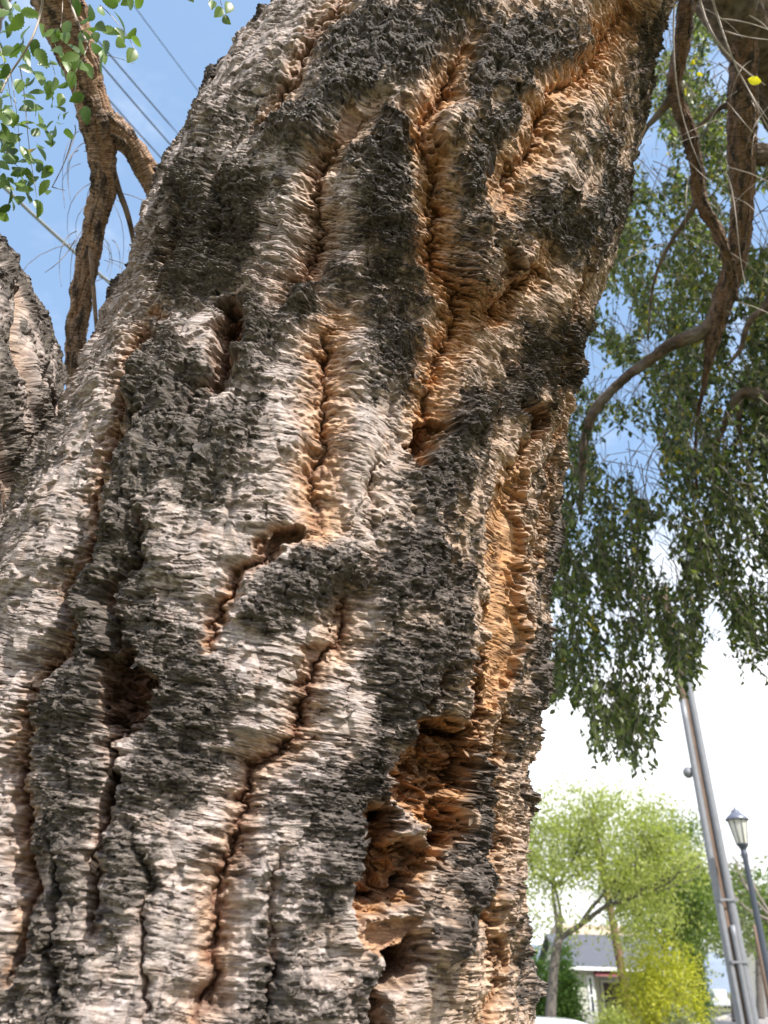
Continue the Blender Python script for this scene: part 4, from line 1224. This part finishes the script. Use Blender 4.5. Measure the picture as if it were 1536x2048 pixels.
Yu = 33.0
ub = pt(1355, 1980, Yu); ub[2] = 0
cr_pts = []
for x0, x1, y0, y1, n in ((1290, 1410, 1620, 1790, 44), (1310, 1445, 1740, 1900, 60), (1270, 1350, 1780, 1880, 16)):
    for i in range(n):
        cr_pts.append(pt(rnd.uniform(x0, x1), rnd.uniform(y0, y1), Yu + rnd.uniform(-2, 2.5)))
street_tree('maple_tree', ub, [ub, ub + [0, 0, 1.2], ub + [.1, 0, 2.3]], [.22, .17, .15],
            [(ub + [.1, 0, 2.2], (-.4, 0, 1), 1.6, .1, 3), (ub + [.1, 0, 2.2], (.4, .2, 1), 1.6, .1, 3), (ub + [.1, 0, 2.2], (0, -.4, 1), 1.4, .1, 3)],
            cr_pts, M_MID, 'rounder mid green tree with amber tinged leaves just left of the tall utility pole', 37, per=130, size=.12, spread=.34)


def shrub(name, px, py0, py1, wpx, Y, mat, label, seed, n=40, per=40, size=.12, spread=.2, cat='shrub'):
    a = pt(px, py1, Y); b = pt(px, py0, Y)
    h = b[2]; w = wpx / 1816.0 * Y
    base = np.array([(a[0] + b[0]) / 2, Y, 0.0])
    root = empty(name, base); tag(root, label, cat)
    rnd = random.Random(seed)
    st = MB()
    for k in range(9):
        v = np.array([rnd.gauss(0, .25) * w, rnd.gauss(0, .2) * w, h * rnd.uniform(.55, .85)])
        st.tube([base, base + v * [.35, .35, .5], base + v], [.03, .022, .008], sides=5)
    st.build('stems', M_TWIG, root)
    cs = blob_centres(n, base + [0, 0, h * .5], (w * .5 - spread, w * .4, h * .52 - spread * .6), rnd, .15)
    p, ax, L, tint = crown_leaves(cs, (spread, spread, spread), per, size, rnd)
    p[:, 2] = np.abs(p[:, 2])
    foliage('crown', p, ax, L, L * RNG.uniform(.4, .6, len(L)), tint, mat, root, rows=2)


shrub('golden_shrub', 1308, 1866, 2048, 215, 26.0, M_GOLD, 'bright golden yellow shrub spilling in front of the house', 41, n=170, per=100, size=.085, spread=.27)
shrub('leafy_shrub', 1124, 1880, 2048, 74, 27.5, M_GREEN, 'upright bright green shrub against the left corner of the house', 42, n=80, per=90, size=.11, spread=.2)
shrub('leafy_shrub', 1072, 1900, 2048, 60, 28.5, M_GREEN, 'bright green shrub between the big bark edge and the forked grey trunk', 43, n=70, per=90, size=.11, spread=.2)
shrub('dense_hedge', 1380, 1800, 1985, 44, 36.0, M_DEEP, 'dense deep green bush behind the golden shrub beside the parked grey van', 44, n=100, per=90, size=.12, spread=.2)
shrub('low_shrub', 1362, 2004, 2060, 70, 23.5, M_GREYG, 'low grey green shrub at the foot of the golden shrub on its right', 45, n=60, per=50, size=.08, spread=.14)
shrub('low_shrub', 1220, 2004, 2060, 90, 23.0, M_LIME, 'low yellow green shrub under the house doorway', 46, n=50, per=50, size=.08, spread=.14)

# trees further down the street, right of the pole
Yf = 62.0
for px, y0, y1, w, Y, mat, lab, sd in ((1462, 1745, 1900, 70, 62.0, M_GREYG, 'pale grey green tree between the utility pole and the lamp post', 51), (1512, 1780, 1880, 60, 70.0, M_GREYG, 'hazy pale tree behind the lamp post', 52),
                                       (1560, 1730, 1900, 90, 55.0, M_MID, 'green tree cut by the right edge behind the lamp post', 53)):
    tb_ = pt(px, 1990, Y); tb_[2] = 0
    rnd = random.Random(sd)
    cs = [pt(px + rnd.gauss(0, w * .3), rnd.uniform(y0, y1), Y + rnd.uniform(-3, 3)) for i in range(46)]
    tp = pt(px, (y0 + y1) / 2, Y)
    street_tree('street_tree', tb_, [tb_, (tb_ + tp) / 2, tp], [.3, .22, .12], [(tp * .6 + tb_ * .4, (.4, 0, 1), 2.2, .12, 2), (tp * .6 + tb_ * .4, (-.4, .2, 1), 2.2, .12, 2)], cs, mat, lab, sd, per=44, size=.30, spread=.62)
# bare twiggy branch at the right edge
bt = pt(1600, 1990, 40); bt[2] = 0
root = empty('bare_tree', bt); tag(root, 'leafless tree whose thin twigs reach in at the right edge beside the lantern', 'tree')
mb = MB(); en = []
MB().tube([bt, bt + [0, 0, 3], bt + [-.2, 0, 5]], [.2, .16, .12], sides=10, wob=.08, sub=.2).build('trunk', M_TWIG, root)
for dv in ((-.7, 0, .6), (-.5, .3, .9), (.3, 0, 1), (-1, 0, .25)):
    branchy(mb, bt + [-.2, 0, 4.6], unit(np.array(dv)), 1.5, .07, 3, random.Random(9), .5, en)
mb.build('branches', M_TWIG, root)


# ------------------------------------------------------------------ house
def siding_material():
    t = NT('cream_siding')
    co = t.n('TexCoord').outputs['Object']
    f = t.noise(co, 3.0, 4.0)
    c = t.mix(f, (.50, .50, .42), (.60, .60, .51))
    return t.set(Base_Color=c, Roughness=.6)


Yh = 40.0
M_SIDE = siding_material()
M_TRIM = plain('white_trim', (.78, .78, .76), .5, .06)
M_ROOF = plain('slate_grey_shingle', (.10, .105, .125), 1.0, .3, 9.0)
M_WIN = NT('window_glass').set(Base_Color=(.05, .06, .07), Roughness=.08)
hx0 = pt(1138, 1960, Yh)[0]; hx1 = hx0 + 4.9; hxd = pt(1190, 1970, Yh)[0]
ze = pt(1150, 1930, Yh)[2]; zr = pt(1190, 1877, Yh + 3)[2]
house = empty('cottage', ((hx0 + hx1) / 2, Yh, 0)); tag(house, 'small cream clapboard house with slate grey roof and red awning behind the slim pole', 'house')
wl_ = MB()
nb = int(ze / .16)
for i in range(nb):      # real lapped boards
    z = i * ze / nb
    for xa, xb, yf in ((hx0, hxd, Yh), (hxd + .0, hx1, Yh + 1.6)):
        wl_.add([(xa, yf - .022, z), (xb, yf - .022, z), (xb, yf, z + ze / nb), (xa, yf, z + ze / nb), (xa, yf, z), (xb, yf, z)], [(0, 1, 2, 3), (4, 5, 1, 0)])
    wl_.add([(hx0 - .022, Yh + 6, z), (hx0 - .022, Yh, z), (hx0, Yh, z + ze / nb), (hx0, Yh + 6, z + ze / nb)], [(0, 1, 2, 3)])
    wl_.add([(hxd + .022, Yh, z), (hxd + .022, Yh + 1.6, z), (hxd, Yh + 1.6, z + ze / nb), (hxd, Yh, z + ze / nb)], [(0, 1, 2, 3)])
wl_.add([(hx0, Yh + 6, 0), (hx1, Yh + 6, 0), (hx1, Yh + 6, ze), (hx0, Yh + 6, ze)], [(0, 1, 2, 3)])
wl_.add([(hx1, Yh + 1.6, 0), (hx1, Yh + 6, 0), (hx1, Yh + 6, ze), (hx1, Yh + 1.6, ze)], [(0, 1, 2, 3)])
for x in (hx0, hx1): wl_.add([(x, Yh, ze), (x, Yh + 6, ze), (x, Yh + 3, zr)], [(0, 1, 2)])
wl_.build('wall', M_SIDE, house, False)
rf = MB(); ov = .45
sl = (zr - ze) / 3.0
ya, yb = Yh - ov, Yh + 6 + ov; za = ze - ov * sl
rf.add([(hx0 - .3, ya, za), (hx1 + .3, ya, za), (hx1 + .3, Yh + 3, zr + .05), (hx0 - .3, Yh + 3, zr + .05), (hx0 - .3, yb, za), (hx1 + .3, yb, za),
        (hx0 - .3, ya, za + .1), (hx1 + .3, ya, za + .1), (hx1 + .3, Yh + 3, zr + .17), (hx0 - .3, Yh + 3, zr + .17), (hx0 - .3, yb, za + .1), (hx1 + .3, yb, za + .1)],
       [(1, 0, 3, 2), (2, 3, 4, 5), (6, 7, 8, 9), (9, 8, 11, 10), (0, 6, 9, 3), (3, 9, 10, 4), (7, 1, 2, 8), (8, 2, 5, 11), (0, 1, 7, 6), (5, 4, 10, 11)])
rf.build('roof', M_ROOF, house, False)
MB().box((hx0 - .33, ya - .06, za - .02), (hx1 + .33, ya - .004, za + .12)).build('gutter', M_TRIM, house, False)
wx1 = pt(1193, 1980, Yh)[0] - .12; wx0 = pt(1180, 1980, Yh)[0] - .1
win = MB()
for lo, hi in (((wx0, .9), (wx0 + .08, 2.2)), ((wx1 - .08, .9), (wx1, 2.2)), ((wx0, 2.2), (wx1, 2.3)), ((wx0, .8), (wx1, .9)), ((wx0 + .08, 1.5), (wx1 - .08, 1.56))):
    win.box((lo[0], Yh - .07, lo[1]), (hi[0], Yh - .024, hi[1]))
wf = win.build('window', M_TRIM, house, False)
pn = MB().box((wx0 + .08, Yh - .04, .9), (wx1 - .08, Yh - .03, 2.2)).build('pane', M_WIN, house, False); pn.parent = wf
dx0 = pt(1206, 1980, Yh + 1.6)[0]
dr = MB().box((dx0, Yh + 1.52, 0), (dx0 + .95, Yh + 1.57, 2.05)).build('door', plain('dark_brown_door', (.045, .022, .018), .5), house, False)
kn = MB(); kn.lathe([(0, -.03), (.03, -.02), (.035, 0), (.03, .02), (0, .03)], (dx0 + .12, Yh + 1.49, 1.0), 10); kn.build('handle', M_STEEL, house).parent = dr
dfm = MB()
for lo, hi in (((dx0 - .1, 0), (dx0, 2.15)), ((dx0 + .95, 0), (dx0 + 1.05, 2.15)), ((dx0, 2.05), (dx0 + .95, 2.15))):
    dfm.box((lo[0], Yh + 1.5, lo[1]), (hi[0], Yh + 1.575, hi[1]))
dfm.build('door_frame', M_SIDE, house, False)
ax0, ax1 = pt(1191, 1950, Yh - .3)[0], pt(1238, 1950, Yh - .3)[0]; az = pt(1210, 1952, Yh - .3)[2]
aw = MB(); th_ = np.linspace(0, math.pi / 2, 9)
V_ = []
for x in (ax0, ax1):
    for a in th_: V_.append((x + (.1 if x == ax0 else -.1) * math.sin(a), Yh + .9 - 1.3 * math.cos(a), az + .36 * math.sin(a)))
aw.add(V_, [(i, i + 1, 10 + i, 9 + i) for i in range(8)])
aw.add(V_[:9] + [(ax0, Yh + .9, az)], [(i, i + 1, 9) for i in range(8)]); aw.add(V_[9:] + [(ax1, Yh + .9, az)], [(i + 1, i, 9) for i in range(8)])
aw.build('awning', plain('faded_red_canvas', (.36, .12, .13), .8, .12), house)

# tan house behind it
tx0, tx1 = pt(1140, 1850, 52)[0], pt(1262, 1850, 52)[0]; tz = pt(1190, 1854, 52)[2]
th2 = empty('tan_house', ((tx0 + tx1) / 2, 55, 0)); tag(th2, 'tan building whose top shows just above the slate roof', 'house')
MB().box((tx0, 52, 0), (tx1, 58, tz - .5)).build('wall', plain('tan_stucco', (.52, .40, .29), .9, .12, 2.0), th2, False)
rf = MB(); rf.add([(tx0 - .3, 51.6, tz - .5), (tx1 + .3, 51.6, tz - .5), (tx1 + .3, 55, tz + .3), (tx0 - .3, 55, tz + .3), (tx0 - .3, 58.4, tz - .5), (tx1 + .3, 58.4, tz - .5)], [(0, 1, 2, 3), (3, 2, 5, 4)])
rf.add([(tx0 - .3, 51.6, tz - .5), (tx0 - .3, 55, tz + .3), (tx0 - .3, 58.4, tz - .5)], [(0, 1, 2)]); rf.add([(tx1 + .3, 51.6, tz - .5), (tx1 + .3, 55, tz + .3), (tx1 + .3, 58.4, tz - .5)], [(2, 1, 0)])
rf.build('roof', plain('clay_shingle', (.45, .35, .26), .9, .2, 6.0), th2, False)

# white building beyond the lamp
Yw = 75.0
wx_, wx2 = pt(1548, 1950, Yw)[0], pt(1680, 1950, Yw)[0]; wz = pt(1510, 1885, Yw)[2]; zb = 0
wb = empty('white_building', ((wx_ + wx2) / 2, Yw + 4, 0)); tag(wb, 'pale cream building at the far end of the street right of the pole', 'building')
MB().box((wx_, Yw, 0), (wx2, Yw + 8, wz)).build('wall', plain('cream_render', (.74, .68, .58), .8, .08), wb, False)
MB().box((wx_ - .25, Yw - .25, wz), (wx2 + .25, Yw + 8.2, wz + .3)).build('cornice', M_TRIM, wb, False)
for k in range(4):
    xw = wx_ + 1.0 + k * 1.6
    f_ = MB().box((xw, Yw - .05, .9), (xw + .5, Yw - .004, wz - .7)).build('window', M_TRIM, wb, False)
    p_ = MB().box((xw + .08, Yw - .06, .98), (xw + .42, Yw - .052, wz - .78)).build('pane', M_WIN, wb, False); p_.parent = f_
Yk = 50.0
kb, kt = up_line(1533, 1985, 1516, 1890, Yk)
o = MB().tube([kb, kt, kt + (kt - kb) * .25], [.11, .10, .09], sides=12, wob=.03).build('wooden_post', M_POLE)
tag(o, 'thin far wooden post standing in front of the pale cream building', 'pole')


# ------------------------------------------------------------------ cars
def car(name, label, base, col, rot, L=4.4, W=1.78, Hc=1.46, van=False):
    root = empty(name, base); root.rotation_euler = (0, 0, rot); tag(root, label, 'car')
    paint = NT('car_paint_' + col[0]); paint.set(Base_Color=col[1], Roughness=.25, Coat_Weight=.6); pm = paint.m
    if van:
        body = [(-.5, .28), (-.5, .75), (-.49, .95), (.34, .98), (.44, .86), (.5, .72), (.5, .28)]
        cab = [(-.485, .95), (-.47, 1.0 * Hc - .06), (-.42, Hc), (.10, Hc), (.16, Hc - .03), (.35, .97)]
    else:
        body = [(-.5, .30), (-.505, .62), (-.48, .86), (-.32, .92), (.24, .92), (.44, .80), (.5, .62), (.5, .30)]
        cab = [(-.40, .90), (-.27, Hc - .1), (-.20, Hc - .02), (-.05, Hc), (.06, Hc - .02), (.13, Hc - .09), (.28, .91)]

    def loft(prof, secs):
        """secs: (y, inset shrink)"""
        n = len(prof); c = np.mean(prof, 0); V = []; F = []
        for y, sx, dz in secs:
            for x, z in prof: V.append(((c[0] + (x - c[0]) * sx) * L, y, z - dz * max(0, z - c[1])))
        for i in range(len(secs) - 1):
            for j in range(n): F.append((i * n + j, i * n + (j + 1) % n, (i + 1) * n + (j + 1) % n, (i + 1) * n + j))
        m = len(V); V += [(c[0] * L, secs[0][0], c[1]), (c[0] * L, secs[-1][0], c[1])]
        for j in range(n): F += [((j + 1) % n, j, m, m), ((len(secs) - 1) * n + j, (len(secs) - 1) * n + (j + 1) % n, m + 1, m + 1)]
        return V, F

    def local(mb, nm, mat, par=root, smooth=True):
        V = np.concatenate(mb.V); Fq = np.concatenate(mb.F)
        me = bpy.data.meshes.new(nm); me.from_pydata(V.tolist(), [], [f for f in (tuple(dict.fromkeys(q)) for q in Fq.tolist()) if len(f) > 2])
        me.polygons.foreach_set('use_smooth', np.full(len(me.polygons), smooth)); me.materials.append(mat)
        ob = bpy.data.objects.new(nm, me); COL.objects.link(ob); ob.parent = par
        return ob
    h = W / 2
    mb = MB(); mb.add(*loft(body, [(-h + .03, .97, .06), (-h, .99, .02), (-h * .6, 1, 0), (h * .6, 1, 0), (h, .99, .02), (h - .03, .97, .06)]))
    mb.add(*loft(cab, [(-h + .2, .93, .10), (-h + .30, .985, .03), (-h * .4, 1, 0), (h * .4, 1, 0), (h - .30, .985, .03), (h - .2, .93, .10)]))
    bd = local(mb, 'body', pm)
    m_ = bd.modifiers.new('soft', 'BEVEL'); m_.width = .05; m_.segments = 3; m_.limit_method = 'ANGLE'
    zc0, zc1 = .97, Hc - .13
    xa, xb = (cab[0][0] * L + .15, cab[-1][0] * L - .35)
    for sy in (-1, 1):
        y0 = sy * (h - .12); y1 = sy * (h - .19)
        for a, b in ((xa, (xa + xb) / 2 - .05), ((xa + xb) / 2 + .05, xb)):
            tp = .12 if a == xa else .0; tq = .12 if a != xa else .0
            mb = MB(); mb.add([(a, y0, zc0), (b, y0, zc0), (b - tq * 3, y1, zc1), (a + tp * 3, y1, zc1), (a, y0 - sy * .05, zc0), (b, y0 - sy * .05, zc0), (b - tq * 3, y1 - sy * .05, zc1), (a + tp * 3, y1 - sy * .05, zc1)],
                              [(0, 1, 2, 3), (7, 6, 5, 4), (0, 4, 5, 1), (1, 5, 6, 2), (2, 6, 7, 3), (3, 7, 4, 0)])
            local(mb, 'window', M_WIN, root, False)
    for sx in (-.31, .31):
        for sy in (-1, 1):
            mb = MB(); yy = sy * (h - .09)
            P = [np.array([sx * L, yy - .11, .33]), np.array([sx * L, yy - .09, .33]), np.array([sx * L, yy + .09, .33]), np.array([sx * L, yy + .11, .33])]
            mb.tube(P, [.29, .33, .33, .29], sides=24)
            wh = local(mb, 'wheel', M_DARK)
            mb = MB(); mb.tube([np.array([sx * L, yy - .122, .33]), np.array([sx * L, yy + .122, .33])], [.2, .2], sides=20)
            local(mb, 'rim', M_STEEL, wh)
    for sy in (-1, 1):
        mb = MB(); mb.box((L * .5 - .08, sy * .62 - .15, .62), (L * .5 + .004, sy * .62 + .15, .74)); local(mb, 'headlight', M_GLASS, root, False)
    return root


cp_ = ground_at(1440, 2016)
car('parked_van', 'pale grey van parked at the far kerb left of the utility pole', (float(cp_[0]), float(cp_[1]), 0), ('grey', (.55, .57, .62)), math.radians(76), L=4.7, W=1.85, Hc=1.85, van=True)
rx = pt(1108, 2036, 15.5)
car('parked_car', 'white car whose roof just shows at the bottom edge beside the trunk', (float(rx[0]) - .62, 15.5, 0), ('white', (.85, .85, .85)), math.radians(180), L=4.5, Hc=1.43)
